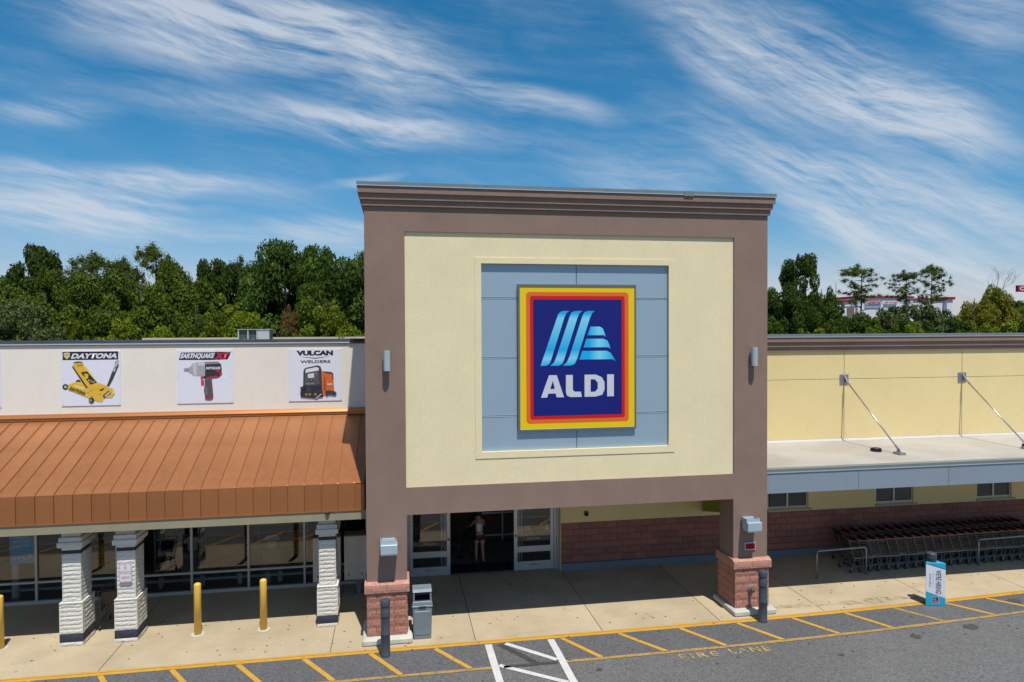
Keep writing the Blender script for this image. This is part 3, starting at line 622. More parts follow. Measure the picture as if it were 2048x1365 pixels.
for i, (x, l) in enumerate([(15.57, 'nearest the tower'), (20.09, 'farther from the tower'), (24.6, 'outside'), (29.1, 'outside2')]):
    if i > 1: continue
    t = empty('canopy_tie_rod', (x+.3, 1.55, 3.7), 'steel tie rod with square wall plate holding the flat canopy, %s' % l, 'tie rod', 'tie rods over the flat canopy')
    MB().box(x-.17, x+.15, YW-.02, YW-.001, 5.68, 6.02).build('wall_plate', M['galv'], t, bevel=.004)
    MB().prism([(YW-.02, 5.99), (YW-.02, 5.78), (YW-.20, 5.70), (YW-.22, 5.76)], 'x', x-.02, x+.02).build('lug', M['galv'], t)
    a = Vector((x, YW-.17, 5.77)); b = Vector((x+.22, 1.62, 3.88))
    MB().tube([a, a+(b-a)*.06], .035, 8).build('clevis', M['steel'], t); MB().tube([a+(b-a)*.04, b], .023, 10).build('rod', M['steel'], t, smooth=True); MB().tube([b-(b-a)*.05, b], .035, 8).build('clevis', M['steel'], t)
    MB().box(x+.12, x+.34, 1.44, 1.72, 3.725, 3.80).build('base_plate', M['galv'], t, bevel=.005); MB().prism([(1.48, 3.80), (1.68, 3.80), (1.64, 3.90), (1.58, 3.92)], 'x', x+.205, x+.235).build('lug', M['galv'], t)
for i, (x, y) in enumerate([(15.42, 2.12), (20.62, 1.85)]):
    t = empty('roof_drain', (x, y, 3.75), 'low black domed drain on the canopy %s' % ('left of the nearer tie rod' if i == 0 else 'by the farther tie rod foot'), 'roof drain', 'black drains on the canopy')
    MB().lathe([(.17, 0), (.17, .02), (.13, .03), (.12, .10), (.10, .12), (0.02, .125)], (x, y, 3.735), 16).build('dome', M['black'], t)
    rg = MB()
    for k in range(12):
        a_ = k*PI/6; rg.box(x+.14*math.cos(a_)-.012, x+.14*math.cos(a_)+.012, y+.14*math.sin(a_)-.012, y+.14*math.sin(a_)+.012, 3.74, 3.84)
    rg.build('grate', M['black'], t)
# portico: green poster sign, small camera on the wall
t = empty('hanging_banner', (10.4, 3.4, 1.7), 'green banner panel in a white frame hanging at the portico wall', 'banner')
MB().prism([(2.6, 1.95), (3.83, 1.66), (3.83, 2.9), (2.6, 2.9)], 'x', 10.50, 10.52).build('panel', flat((.20, .26, .02)), t)
MB().box(10.49, 10.53, 3.831, 3.866, 1.60, 2.9).build('frame', M['alu'], t)
t = empty('security_camera', (6.6, YW, 1.75), 'small dark dome camera on the cream portico wall', 'camera')
MB().box(6.54, 6.66, YW-.06, YW-.001, 1.72, 1.84).build('mount', M['black'], t); MB().lathe([(.02, 0), (.05, .03), (.055, .06)], (6.6, YW-.08, 1.70), 12).build('dome', M['black'], t)

# ------------------------------------------------------------------ entrance doors and vestibule
YD = 4.15
vs = MB().box(.3, 8.5, YD-.03, 8.0, -.03, .003).build('vestibule_floor', M['tile'], rw)
MB().box(.3, 8.5, YD, 8.0, 2.90, 3.0).build('vestibule_ceiling', M['dark'], rw)
v_ = MB(); v_.box(.3, 8.5, 7.95, 8.05, 0.004, 2.9); v_.box(.2, .3, YD, 8.0, .004, 2.9); v_.box(8.5, 8.6, YD, 8.0, .004, 2.9); v_.build('vestibule_wall', M['interior'], rw)
MB().box(2.36, 4.33, YD+.08, 5.0, .005, .018).build('door_mat', M['black'], rw)
# inner partition with mullions
ipn = MB(); 
for z in (.16, .96, 2.0): ipn.box(3.5, 8.4, 7.36, 7.42, z, z+.055)
for x in (3.5, 4.44, 6.4, 8.35): ipn.box(x, x+.055, 7.34, 7.355, .0, 2.9)
ipn.build('inner_mullions', M['alu'], rw)
MB().box(3.5, 8.4, 7.45, 7.47, .02, 2.9).build('inner_panel', mat('brown_board', (.11, .055, .02), .7), rw)
MB().box(2.3, 2.5, 7.0, 7.2, 0, 2.9).build('inner_column', flat((.30, .32, .34)), rw)
# wall right/left of doors around opening, header
MB().box(.2, 5.76, YD-.02, YD+.12, 2.35, 3.04).build('door_header', M['alu'], rw)
for (xa, xb, nm) in ((1.09, 2.345, 'left'), (4.335, 5.615, 'right')):
    s_ = empty('sliding_door', ((xa+xb)/2, YD, 0), 'aluminium framed glass sliding door at the %s side of the open entrance' % nm, 'door', 'sliding entrance doors')
    g = MB(); st = .115
    g.box(xa, xa+st, YD-.03, YD+.02, .01, 2.34); g.box(xb-st, xb, YD-.03, YD+.02, .01, 2.34)
    g.box(xa+st, xb-st, YD-.03, YD+.02, .01, .285); g.box(xa+st, xb-st, YD-.03, YD+.02, .575, .765); g.box(xa+st, xb-st, YD-.03, YD+.02, 2.24, 2.34)
    g.build('frame', M['alu'], s_, bevel=.006)
    for (z0, z1) in ((.285, .575), (.765, 2.24)):
        MB().quad((xa+st, YD-.005, z0), (xb-st, YD-.005, z0), (xb-st, YD-.005, z1), (xa+st, YD-.005, z1)).build('pane', GLD, s_)
    MB().box(xa+st, xb-st, YD-.012, YD-.008, .93, 1.075).build('welcome_band', flat((.14, .095, .07)), s_)
    to = lambda a, b: (a, YD-.0145, b)
    text('lettering', 'Welcome', to, xa+.42, xa+.82, .96, 1.05, flat((.45, .5, .5)), s_, shear=.2, bold=0)
    text('lettering', 'EMERGENCY', lambda a, b: (a, YD-.033, b), (xa+xb)/2-.14, (xa+xb)/2+.14, .165, .205, flat((.05, .05, .05)), s_, bold=.01)
    MB().box((xb-.08 if nm == 'left' else xa+.03), (xb-.03 if nm == 'left' else xa+.08), YD-.05, YD-.031, 1.08, 1.14).build('lock', M['black'], s_)
MB().box(5.625, 5.698, YD-.05, YD+.05, 0, 2.34).build('door_jamb', M['alu'], rw); MB().box(5.70, 5.755, YD-.12, YD+.05, 0, 2.34).build('door_jamb', M['alu'], rw); MB().box(.98, 1.08, YD-.05, YD+.08, 0, 2.34).build('door_jamb', M['alu'], rw)
MB().box(.2, .98, YD-.03, YD+.1, 0, 2.34).build('door_side_wall', M['brown'], rw)
t = empty('window_poster', (4.75, YD, 1.3), 'teal notice taped inside the right sliding door', 'poster')
MB().box(4.62, 4.92, YD+.035, YD+.04, 1.24, 1.40).build('sheet', flat((.02, .30, .33)), t); text('print', 'OPEN', lambda a, b: (a, YD+.034, b), 4.68, 4.86, 1.33, 1.37, flat((.5, .7, .7)), t)
t = empty('window_poster', (5.35, YD, 1.3), 'small red and white leaflet inside the right sliding door', 'poster')
MB().box(5.2, 5.34, YD+.035, YD+.04, 1.28, 1.46).build('sheet', flat((.35, .05, .05)), t); MB().box(5.36, 5.46, YD+.035, YD+.04, 1.22, 1.46).build('sheet', flat((.55, .6, .55)), t)
t = empty('basket_stand', (1.3, 4.7, 0), 'dark tall bin standing behind the left glass door', 'stand')
MB().box(1.2, 1.42, 4.5, 4.75, .02, 1.5).build('body', M['black'], t, bevel=.02); MB().box(1.18, 1.44, 4.48, 4.77, 1.5, 1.58).build('lid', M['black'], t, bevel=.02)
for x in (2.06, 2.16): MB().box(x, x+.05, YD+.06, YD+.12, 0, 2.34).build('inner_jamb', M['alu'], rw)
for x in (4.50, 4.58): MB().box(x, x+.03, YD+.06, YD+.12, 0, 2.34).build('inner_jamb', M['alu'], rw)

# ------------------------------------------------------------------ left store
XL0 = -24.0; YL = 4.0
ls = empty('tool_store_building', (-8, 8, 0), 'off-white storefront with copper standing seam awning and dark windows', 'shop building')
MB().box(XL0, -.0, YL, YL+.35, 3.05, 7.185).build('parapet_wall', M['white'], ls)
MB().box(XL0, -.0, YL-.04, YL+.42, 7.215, 7.32).build('coping', M['darkcoping'], ls)
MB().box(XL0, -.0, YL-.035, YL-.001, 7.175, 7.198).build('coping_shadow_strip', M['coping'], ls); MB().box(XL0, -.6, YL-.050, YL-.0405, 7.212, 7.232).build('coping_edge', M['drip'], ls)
MB().box(-.62, -.0, YL-.06, YL+.43, 7.20, 7.325).build('coping_end_cap', M['black'], ls)
MB().box(XL0, .38, YL+.35, 34, 6.82, 6.90).build('roof', M['roofing'], ls)
MB().box(XL0, .38, 33.7, 34, 0, 6.94).build('rear_wall', M['white'], ls); MB().box(XL0-.3, XL0, YL, 34, 0, 6.94).build('side_wall', M['white'], ls)
MB().box(-16.5, -1.0, 33.66, 34.1, 6.945, 7.10).build('rear_coping', mat('tan_coping', (.45, .38, .27), .7), ls)
# awning: pans between ribs, 0.406 m apart
aw = MB().box(XL0, -.10, .80, 3.99, 3.02, 3.06).build('awning', M['soffit'], ls)
sl = math.atan2(5.09-3.72, 3.9-.72)
ax = -.10; seams = [-.32-.4065*k for k in range(0, 59)]
prev = -.105
ys, zs, ye, ze = .72, 3.72, 3.90, 5.09
pan = MB(); w_ = .4065
def pan_mesh(w_):
    b = MB(); b.prism([(ys, zs), (ye, ze), (ye, ze-.02), (ys, zs-.02)], 'x', 0, w_)
    return b.mesh('roof_panel', M['copper'])
pm = pan_mesh(.3925); 
rib = MB().prism([(ys-.022, zs+.0), (ys+.01, zs+.034), (ye, ze+.034), (ye, ze+.001), (ys, zs+.001)], 'x', -.005, .005).mesh('rib', M['copper'])
fpm = MB().box(0, .3925, ys, ys+.02, 3.055, 3.715).mesh('fascia_panel', M['copper'])
frb = MB().box(-.004, .004, ys-.026, ys-.001, 3.055, 3.715).mesh('fascia_rib', M['copper'])
rnd = random.Random(3)
MB().prism([(ys+.03, zs-.028), (ye, ze-.024), (ye, ze-.05), (ys+.03, zs-.05)], 'x', XL0, -.11).build('seam_shade_sheet', M['black'], aw); MB().box(XL0, -.11, ys+.022, ys+.03, 3.06, 3.68).build('seam_shade_sheet', M['black'], aw)  # black sheets added behind the pan gaps, standing in for the shaded rib sides
MB().prism([(ys, zs), (ye, ze), (ye, ze-.02), (ys, zs-.02)], 'x', seams[0]+.002, -.075).build('roof_panel', M['copper'], aw)
MB().box(seams[0]+.002, -.075, ys, ys+.02, 3.055, 3.715).build('fascia_panel', M['copper'], aw)
for i, x in enumerate(seams):
    place('rib', rib, (x, 0, 0), aw); place('fascia_rib', frb, (x, 0, 0), aw)
    if i+1 < len(seams):
        place('roof_panel', pm, (seams[i+1]+.007, 0, rnd.uniform(-.001, .002)), aw); place('fascia_panel', fpm, (seams[i+1]+.007, rnd.uniform(-.001, .002), 0), aw)
MB().prism([(.74, 3.06), (.74, 3.70), (3.9, 5.06), (3.9, 3.06)], 'x', -.098, -.080).build('awning_end', M['copper'], aw)
MB().box(XL0, -.07, ys-.022, ys-.004, 3.030, 3.054).build('fascia_trim', M['copper2'], aw)
MB().box(XL0, -.07, 3.86, 3.995, 5.10, 5.175).build('top_trim', M['copper2'], aw); MB().prism([(3.84, 5.18), (3.995, 5.18), (3.995, 5.275), (3.93, 5.275)], 'x', XL0, -.07).build('top_trim', M['copper2'], aw)
MB().tube([(XL0, 3.935, 5.245), (-.07, 3.935, 5.245)], .03, 8).build('rolled_trim', M['copper2'], aw)
MB().box(XL0, -.005, .722, 1.65, 2.80, 3.02).build('beam', M['beam'], ls)
MB().box(XL0, -.0, 1.66, YL+.0, 2.95, 3.01).build('soffit', M['soffit'], ls)
# shopfront
sf = MB().box(XL0, -.0, YL-.06, YL+.06, 0, .085).build('shopfront', M['mull'], ls)
mull = [-.40-.0, -1.975, -3.55, -5.11, -6.68, -7.9, -9.17, -10.75, -12.3, -13.9, -15.5, -17.1]
MX = [-.02, -1.975, -3.55, -5.11, -7.1, -9.17, -10.75, -12.3, -13.9, -15.5, -17.1, -18.7, -20.3, -22]
for x in MX: MB().box(x-.03, x+.03, YL-.055, YL+.055, .086, 2.92).build('mullion', M['mull'], sf)
MX2 = MX + [XL0]
for a, b in zip(MX2[1:], MX2[:-1]):
    MB().box(a+.031, b-.031, YL-.05, YL+.05, .57, .625).build('transom', M['mull'], sf)
    for z0, z1 in ((.086, .57), (.625, 2.92)):
        MB().quad((a+.03, YL, z0), (b-.03, YL, z0), (b-.03, YL, z1), (a+.03, YL, z1)).build('pane', GL, sf)
MB().box(XL0, -.0, YL+.07, 12, -.03, .004).build('shop_floor', M['tile'], ls); MB().box(XL0, -.0, YL+.36, 12, 3.05, 3.1).build('shop_ceiling', M['dark'], ls)
MB().box(XL0, -.0, 11.9, 12, 0.004, 3.05).build('back_wall', M['interior'], ls); MB().box(-.002, .05, YL+.1, 12, 0, 3.05).build('party_wall', M['interior'], ls)
# things behind the glass
gr_ = empty('cart_guard_rail', (-6, 4.5, 0), 'long low white bumper rail just inside the tool store windows', 'rail')
MB().box(-14, -.6, 4.46, 4.52, .20, .27).build('rail', flat((.45, .5, .5)), gr_)
for x in (-9.9, -8.3, -6.55, -6.1, -4.95, -3.9, -3.1, -2.75): MB().box(x-.06, x+.06, 4.44, 4.54, .02, .34).build('post', flat((.45, .5, .5)), gr_)
def shelf(x, y, w, d, h, lab, cols):
    t = empty('display_shelf', (x, y, 0), lab, 'shelf', 'shelves inside the tool store')
    MB().box(x-w/2, x+w/2, y+d-.03, y+d, .01, h).build('back_board', M['dark'], t)
    b = MB(); 
    for sx_ in (-1, 1): b.box(x+sx_*(w/2-.02)-.02, x+sx_*(w/2-.02)+.02, y, y+d-.031, .01, h)
    b.build('upright', M['galv'], t)
    for k in range(4):
        z = .15+k*(h-.3)/3; MB().box(x-w/2+.045, x+w/2-.045, y+.0, y+d-.035, z, z+.03).build('shelf', M['galv'], t)
        rr_ = random.Random(lab+str(k)); g = MB(); xx = x-w/2+.08
        while xx < x+w/2-.2:
            ww = rr_.uniform(.08, .2); g.box(xx, xx+ww, y+.05, y+d*.7, z+.031, z+.03+rr_.uniform(.1, .28)); xx += ww+.03
        g.build('goods', flat(cols[k % len(cols)]), t, kind='stuff')
shelf(-6.0, 5.6, 1.3, .5, 1.75, 'dark shelf of goods behind the glass by the second column', [(.12, .12, .12), (.2, .2, .22)])
shelf(-3.0, 6.6, 1.6, .5, 1.8, 'shelf of goods deep inside behind the middle panes', [(.1, .1, .1), (.3, .05, .03), (.2, .2, .22)])
shelf(-8.0, 6.2, 1.4, .5, 1.7, 'shelf of goods inside between the first two columns', [(.08, .08, .09), (.15, .12, .05)])
def tee(x, y, z, lab):
    t = empty('display_shirt', (x, y, z), lab, 'shirt', 'white t-shirts on display')
    pl = [(-.13, 0), (.13, 0), (.13, .28), (.21, .22), (.26, .30), (.14, .42), (.06, .43), (0, .40), (-.06, .43), (-.14, .42), (-.26, .30), (-.21, .22), (-.13, .28)]
    MB().prism([(x+a, z+b) for a, b in pl], 'y', y, y+.08).build('cloth', flat((.55, .55, .55)), t, bevel=.01)
    to = lambda a, b: (x+a, y-.002, z+b)
    text('print', 'TOOL\nTEES', to, -.09, .09, .14, .28, flat((.5, .03, .03)), t, bold=.03)
tee(-5.35, 4.9, .95, 'white printed t-shirt on a box beside the second column'); tee(-3.15, 5.4, .75, 'white printed t-shirt standing behind the fourth window')
for (x, w_, h, lab) in ((-5.35, .6, .93, 'pale carton under the t-shirt near the second column'), (-3.15, .55, .72, 'pale carton under the t-shirt in the fourth window')):
    t = empty('carton', (x, 5.1, 0), lab, 'box'); y = 4.8 if x < -4 else 5.3
    MB().box(x-w_/2, x+w_/2, y, y+.5, .012, h).build('side', flat((.22, .2, .17)), t, bevel=.01); MB().box(x-.04, x+.04, y-.003, y+.5, h+.001, h+.006).build('tape', flat((.35, .3, .2)), t)
t = empty('white_pipe', (-9.95, 4.3, 0), 'white round pole just inside the leftmost window', 'pole')
MB().lathe([(.10, 0.005), (.10, 2.9)], (-9.93, 4.45, 0), 18).build('pole', flat((.6, .66, .64)), t, smooth=False); MB().lathe([(.13, .005), (.13, .06)], (-9.93, 4.45, 0), 18).build('collar', flat((.4, .44, .44)), t)
t = empty('window_sale_poster', (-9.54, YL+.03, 1.1), 'blue membership poster hanging in the leftmost store window', 'poster')
MB().box(-9.86, -9.24, YL+.02, YL+.026, 1.13, 2.25).build('sheet', flat((.012, .40, .62)), t)
to = lambda a, b: (a, YL+.018, b); wm = flat((.66, .72, .75))
text('lettering', 'Members', to, -9.76, -9.37, 1.83, 1.92, wm, t, bold=.03); text('lettering', 'Save More', to, -9.80, -9.34, 1.72, 1.80, wm, t, bold=.03)
for k, s_ in enumerate(['Get Exclusive Deals on', 'hundreds of items plus', 'member savings']): text('lettering', s_, to, -9.80, -9.36+.0*k, 1.62-k*.065, 1.655-k*.065, wm, t, bold=.01)
text('lettering', '$29.99', to, -9.82, -9.58, 1.225, 1.33, wm, t, bold=.03)
flatpoly('price_tag', [[(-9.53, 1.24), (-9.36, 1.26), (-9.29, 1.32), (-9.36, 1.40), (-9.54, 1.37)]], lambda a, b: (a, YL+.0175, b), flat((.6, .6, .6)), t)
text('lettering', 'JOIN\nNOW', lambda a, b: (a, YL+.0165, b), -9.50, -9.38, 1.265, 1.365, flat((.55, .02, .02)), t, bold=.03)

# ------------------------------------------------------------------ split-face columns
def column(x0, lab, seed):
    t = empty('block_column', (x0+.255, 1.3, 0), lab, 'column', 'painted block columns under the awning')
    rnd = random.Random(seed); c0 = x0+.255
    MB().box(x0+.06, x0+.45, 1.05, 1.62, .0, 2.80).build('core', M['greymortar'], t)
    def course(z, h, hw, yf, yb, mt, amp=.02):
        me = rough_block('block', 2*hw, .12, h, rnd.random(), mt, amp*.9, 9, 3); place('block', me, (c0, yf, z), t)
        for s_ in (-1, 1):
            me = rough_block('block', (yb-yf-.02), .06, h, rnd.random(), mt, amp, 7, 3)
            place('block', me, (c0+s_*(hw-.012), (yf+yb)/2+.01, z), t, rot=(0, 0, -PI/2 if s_ < 0 else PI/2))
    z = 0
    for h, b in ((.10, 0), (.20, 1), (.105, 0), (.105, 0), (.105, 0), (.105, 0), (.105, 0), (.105, 0), (.105, 0)):
        course(z, h, .262, .985, 1.70, M['bblock'] if b else M['wblock'], .024); z += h
    MB().box(x0+.0, x0+.512, .97, 1.70, z, z+.02).build('ledge', M['wblock'], t); z += .02
    for i in range(11):
        course(z, .1055, .212, 1.045, 1.66, M['wblock'], .028); z += .1055
    course(z, .092, .212, 1.045, 1.66, M['bblock'], .006); z += .092
    course(z, .085, .212, 1.045, 1.66, M['wblock'], .006); z += .085
    MB().box(x0-.025, x0+.535, .95, 1.72, z, z+.125).build('cap_block', M['wblock'], t, bevel=.012); z += .125
    MB().box(x0-.0, x0+.51, .975, 1.70, z+.003, z+.115).build('cap_block', M['wblock'], t, bevel=.012); z += .118
    MB().box(x0+.045, x0+.465, 1.03, 1.68, z+.001, 2.798).build('cap_block', M['wblock'], t, bevel=.01)
column(-7.265, 'white rough block column with navy stripes, the leftmost one', 1)
column(-6.045, 'white rough block column carrying the no motorcycle parking sign', 2)
column(-1.285, 'white rough block column with navy stripes beside the mailboxes', 3)
column(-13.5, 'white rough block column outside the view', 4)
for o in [o for o in COL.objects if o.get('label', '').endswith('outside the view')]: o['label'] = 'white rough block column far along the left storefront'
t = empty('parking_sign', (-5.785, 1.0, 1.47), 'small white no motorcycle parking plate with red border on the column', 'sign')
MB().prism(rrect(-5.93, -5.64, 1.47, 1.935, .025), 'y', .985, .993).build('plate', flat((.66, .66, .70)), t)
def ringpoly(name, x0, x1, z0, z1, w, y, mt, par, r=.02):
    flatpoly(name, [rrect(x0, x1, z0, z1, r), rrect(x0+w, x1-w, z0+w, z1-w, r*.7)], lambda a, b: (a, y, b), mt, par)
ringpoly('border', -5.918, -5.652, 1.482, 1.923, .008, .984, flat((.35, .02, .05)), t)
to = lambda a, b: (a, .9835, b); rm = flat((.38, .03, .06))
text('lettering', 'NO', to, -5.815, -5.755, 1.78, 1.86, rm, t, bold=.0); text('lettering', 'MOTORCYCLE', to, -5.905, -5.665, 1.665, 1.74, rm, t, bold=.0); text('lettering', 'PARKING', to, -5.875, -5.695, 1.545, 1.62, rm, t, bold=.0)
for z in (1.90, 1.50): MB().tube([(-5.785, .983, z), (-5.785, .975, z)], .006, 8).build('bolt', M['galv'], t)

# ------------------------------------------------------------------ wall posters
def poster(x0, lab):
    t = empty('wall_poster', (x0+.76, YL, 5.49), lab, 'poster', 'square product posters on the parapet wall')
    MB().box(x0, x0+1.525, YL-.018, YL-.003, 5.49, 7.02).build('board', M['posterwhite'], t)
    for a in (.04, .76, 1.485):
        for b in (.04, .765, 1.49):
            if a == .76 and b == .765: continue
            MB().tube([(x0+a, YL-.018, 5.49+b), (x0+a, YL-.023, 5.49+b)], .009, 6).build('screw', M['galv'], t)
    return t
class Art:
    def __init__(s, t, x0, box): s.t, s.x0, s.b, s.k = t, x0, box, 0
    def m(s, p): a = s.b; return (s.x0+(p[0]-a[0])/(a[2]-a[0])*1.525, 7.02-(p[1]-a[1])/(a[3]-a[1])*1.53)
    def poly(s, pts, c, holes=()):
        s.k += 1; y = YL-.0188-s.k*.0006
        flatpoly('print', [[s.m(p) for p in l] for l in [pts, *holes]], lambda a, b: (a, y, b), flat(c), s.t)
    def disc(s, x, y, r, c): s.poly([(x+r*math.cos(i*PI/7), y+r*math.sin(i*PI/7)) for i in range(14)], c)
    def rect(s, x0, y0, x1, y1, c): s.poly([(x0, y0), (x1, y0), (x1, y1), (x0, y1)], c)
    def txt(s, body, x0, y0, x1, y1, c, shear=0, bold=.03, ang=None):
        s.k += 1; y = YL-.0188-s.k*.0006
        if ang is None: to = lambda a, b: (lambda q: (q[0], y, q[1]))(s.m((a, -b)))
        else:
            ca, sa = math.cos(R(ang)), math.sin(R(ang)); cx_, cz_ = (x0+x1)/2, -(y0+y1)/2
            to = lambda a, b: (lambda q: (q[0], y, q[1]))(s.m((cx_+(a-cx_)*ca-(b-cz_)*sa, -(cz_+(a-cx_)*sa+(b-cz_)*ca))))
        text('lettering', body, to, x0, x1, -y1, -y0, flat(c), s.t, shear=shear, bold=bold)
BK, YE, WH = (.018, .016, .03), (.72, .46, .04), (.72, .73, .76)
pA = poster(-8.465, 'square poster of a yellow floor jack under a black banner'); A = Art(pA, -8.465, (672, 235, 1290, 820))
A.rect(688, 239, 1268, 328, BK); A.poly([(698, 252), (733, 246), (766, 252), (764, 292), (733, 322), (700, 292)], (.45, .45, .42)); A.poly([(705, 259), (733, 254), (759, 259), (757, 288), (733, 314), (707, 288)], (.75, .6, .05))
A.poly([(708, 268), (756, 264), (756, 280), (708, 284)], (.35, .38, .38)); A.txt('DAYTONA', 772, 258, 1252, 314, WH, shear=.35, bold=.05)
A.poly([(1143, 612), (1168, 618), (1208, 548), (1272, 398), (1272, 335), (1245, 345), (1170, 545)], (.05, .05, .06)); A.poly([(1240, 350), (1272, 338), (1268, 400), (1225, 465), (1210, 450)], (.02, .02, .025)); A.txt('DAYTONA', 1180, 385, 1300, 415, WH, ang=66, bold=.04)
A.disc(848, 565, 27, (.06, .05, .04)); A.disc(713, 614, 31, (.03, .03, .03)); A.disc(713, 614, 15, (.45, .45, .42))
A.poly([(745, 590), (820, 562), (870, 565), (900, 580), (945, 630), (1085, 600), (1150, 620), (1215, 645), (1225, 690), (1200, 740), (1108, 742), (1096, 782), (1040, 776), (948, 736), (735, 640)], YE)
A.poly([(797, 602), (822, 600), (916, 632), (900, 640)], WH); A.poly([(784, 396), (802, 392), (948, 625), (930, 634)], (.03, .025, .03)); A.poly([(802, 394), (815, 394), (960, 622), (948, 626)], (.25, .2, .12))
A.poly([(795, 352), (900, 352), (905, 388), (930, 400), (1050, 575), (1140, 605), (1150, 640), (1000, 650), (945, 625), (800, 400)], YE); A.poly([(900, 388), (930, 400), (1060, 590), (1020, 600)], (.80, .56, .12))
A.poly([(800, 350), (848, 342), (898, 350), (880, 362), (815, 362)], (.12, .1, .08)); A.poly([(835, 380), (900, 372), (902, 392), (838, 398)], (.45, .27, .02))
A.poly([(875, 462), (942, 450), (1045, 575), (975, 594)], (.03, .025, .02)); A.txt('3', 905, 475, 955, 532, YE, ang=-8, bold=.08); A.txt('TON', 945, 545, 1020, 572, (.4, .36, .2), ang=-18)
A.poly([(1062, 655), (1125, 625), (1098, 662)], (.1, .07, .03)); A.poly([(1100, 712), (1165, 660), (1190, 690), (1115, 742)], (.10, .08, .06)); A.poly([(1120, 715), (1170, 672), (1180, 688), (1135, 728)], (.5, .5, .48)); A.poly([(1195, 660), (1220, 650), (1228, 690), (1205, 715)], (.80, .56, .1))
for x, y in ((975, 648), (950, 668), (1075, 688), (988, 712)): A.disc(x, y, 11, (.62, .45, .2))
A.disc(983, 762, 29, (.03, .03, .03)); A.disc(975, 762, 14, (.3, .3, .3)); A.txt('DAYTONA', 752, 640, 925, 676, (.06, .045, .02), ang=-22, shear=.3, bold=.04)
pB = poster(-5.445, 'square poster of an impact wrench with a slanted red and black title'); A = Art(pB, -5.445, (125, 195, 682, 738))
A.poly([(143, 293), (168, 217), (490, 217), (522, 212), (660, 217), (652, 242), (628, 292), (460, 296)], BK); A.txt('EARTHQUAKE', 156, 226, 502, 286, WH, shear=.6, bold=.05); A.txt('XT', 492, 222, 648, 288, (.55, .02, .04), shear=.4, bold=.07)
A.rect(200, 378, 250, 412, (.22, .22, .24)); A.disc(206, 395, 15, (.30, .30, .32)); A.poly([(236, 372), (262, 362), (275, 330), (330, 318), (402, 316), (402, 462), (290, 456), (262, 430), (238, 422)], (.36, .37, .40)); A.poly([(275, 335), (300, 325), (318, 326), (318, 455), (292, 452)], (.52, .53, .56)); A.poly([(330, 322), (402, 318), (402, 352), (330, 352)], (.58, .58, .60))
A.poly([(375, 318), (530, 314), (562, 342), (568, 390), (566, 435), (545, 475), (500, 484), (395, 492), (380, 460), (402, 460), (402, 320)], (.035, .03, .035)); A.poly([(400, 322), (528, 319), (545, 335), (400, 340)], (.25, .25, .26))
A.txt('EARTHQUAKE', 410, 366, 556, 396, WH, shear=.25, bold=.04); A.txt('XT', 502, 396, 552, 420, (.6, .03, .05), shear=.4, bold=.06); A.poly([(420, 470), (520, 455), (548, 468), (520, 482), (405, 492)], (.30, .04, .06)); A.disc(556, 440, 16, (.45, .03, .05))
A.disc(371, 478, 15, (.5, .03, .05)); A.poly([(360, 502), (388, 498), (392, 552), (362, 556)], (.55, .03, .05)); A.poly([(395, 500), (468, 490), (474, 560), (482, 680), (468, 706), (402, 690), (388, 600), (398, 545)], (.09, .085, .095)); A.poly([(398, 575), (420, 570), (425, 640), (404, 660)], (.16, .155, .17)); A.poly([(455, 520), (468, 520), (478, 640), (466, 650)], (.30, .03, .05)); A.poly([(396, 676), (430, 690), (476, 672), (472, 702), (438, 708), (400, 700)], (.45, .03, .05))
pC = poster(-2.38, 'square poster of an orange and black welder with chevron logo'); A = Art(pC, -2.38, (1238, 185, 1769, 708))
A.txt('VULCAN', 1318, 198, 1682, 250, BK, bold=.07); A.poly([(1345, 260), (1502, 272), (1660, 257), (1502, 281)], BK); A.txt('WELDERS', 1355, 296, 1655, 326, (.05, .05, .06), bold=.03)
A.poly([(1380, 570), (1385, 400), (1405, 372), (1525, 348), (1555, 360), (1565, 395), (1572, 600), (1582, 668), (1500, 682), (1360, 666), (1352, 560)], (.045, .045, .06)); A.poly([(1402, 415), (1412, 385), (1515, 365), (1538, 375), (1538, 400), (1405, 422)], WH)
A.poly([(1402, 425), (1535, 402), (1545, 540), (1395, 545)], (.09, .09, .11)); A.poly([(1428, 434), (1490, 426), (1492, 472), (1430, 476)], (.62, .64, .66)); A.disc(1512, 432, 12, (.5, .08, .04))
for x in (1418, 1462, 1500): A.disc(x, 497, 14, (.03, .03, .04)); A.disc(x, 495, 6, (.35, .35, .38))
A.txt('VULCAN', 1405, 524, 1490, 542, (.35, .35, .4), bold=.03); A.rect(1372, 556, 1412, 600, (.02, .02, .03))
for k in range(5): A.rect(1455, 560+k*9, 1560, 563+k*9, (.02, .02, .03))
A.poly([(1568, 405), (1680, 432), (1690, 600), (1660, 640), (1576, 655)], (.62, .14, .03)); A.poly([(1590, 410), (1660, 418), (1682, 432), (1685, 500), (1676, 500), (1672, 440), (1600, 425)], (.03, .03, .03))
for k in range(10): A.rect(1585, 465+k*14, 1608, 470+k*14, (.30, .06, .02))
A.txt('VULCAN', 1622, 530, 1672, 552, WH, bold=.04); A.poly([(1352, 610), (1575, 618), (1578, 668), (1500, 680), (1358, 665)], (.03, .03, .04))
for x in (1413, 1447, 1502): A.disc(x, 640, 12, (.45, .30, .08)); A.disc(x, 640, 5, (.05, .04, .03))
A.poly([(1600, 612), (1630, 600), (1700, 615), (1718, 640), (1700, 655), (1640, 645), (1610, 660)], (.05, .045, .05)); A.poly([(1500, 678), (1560, 632), (1568, 640), (1520, 682)], (.45, .35, .32))
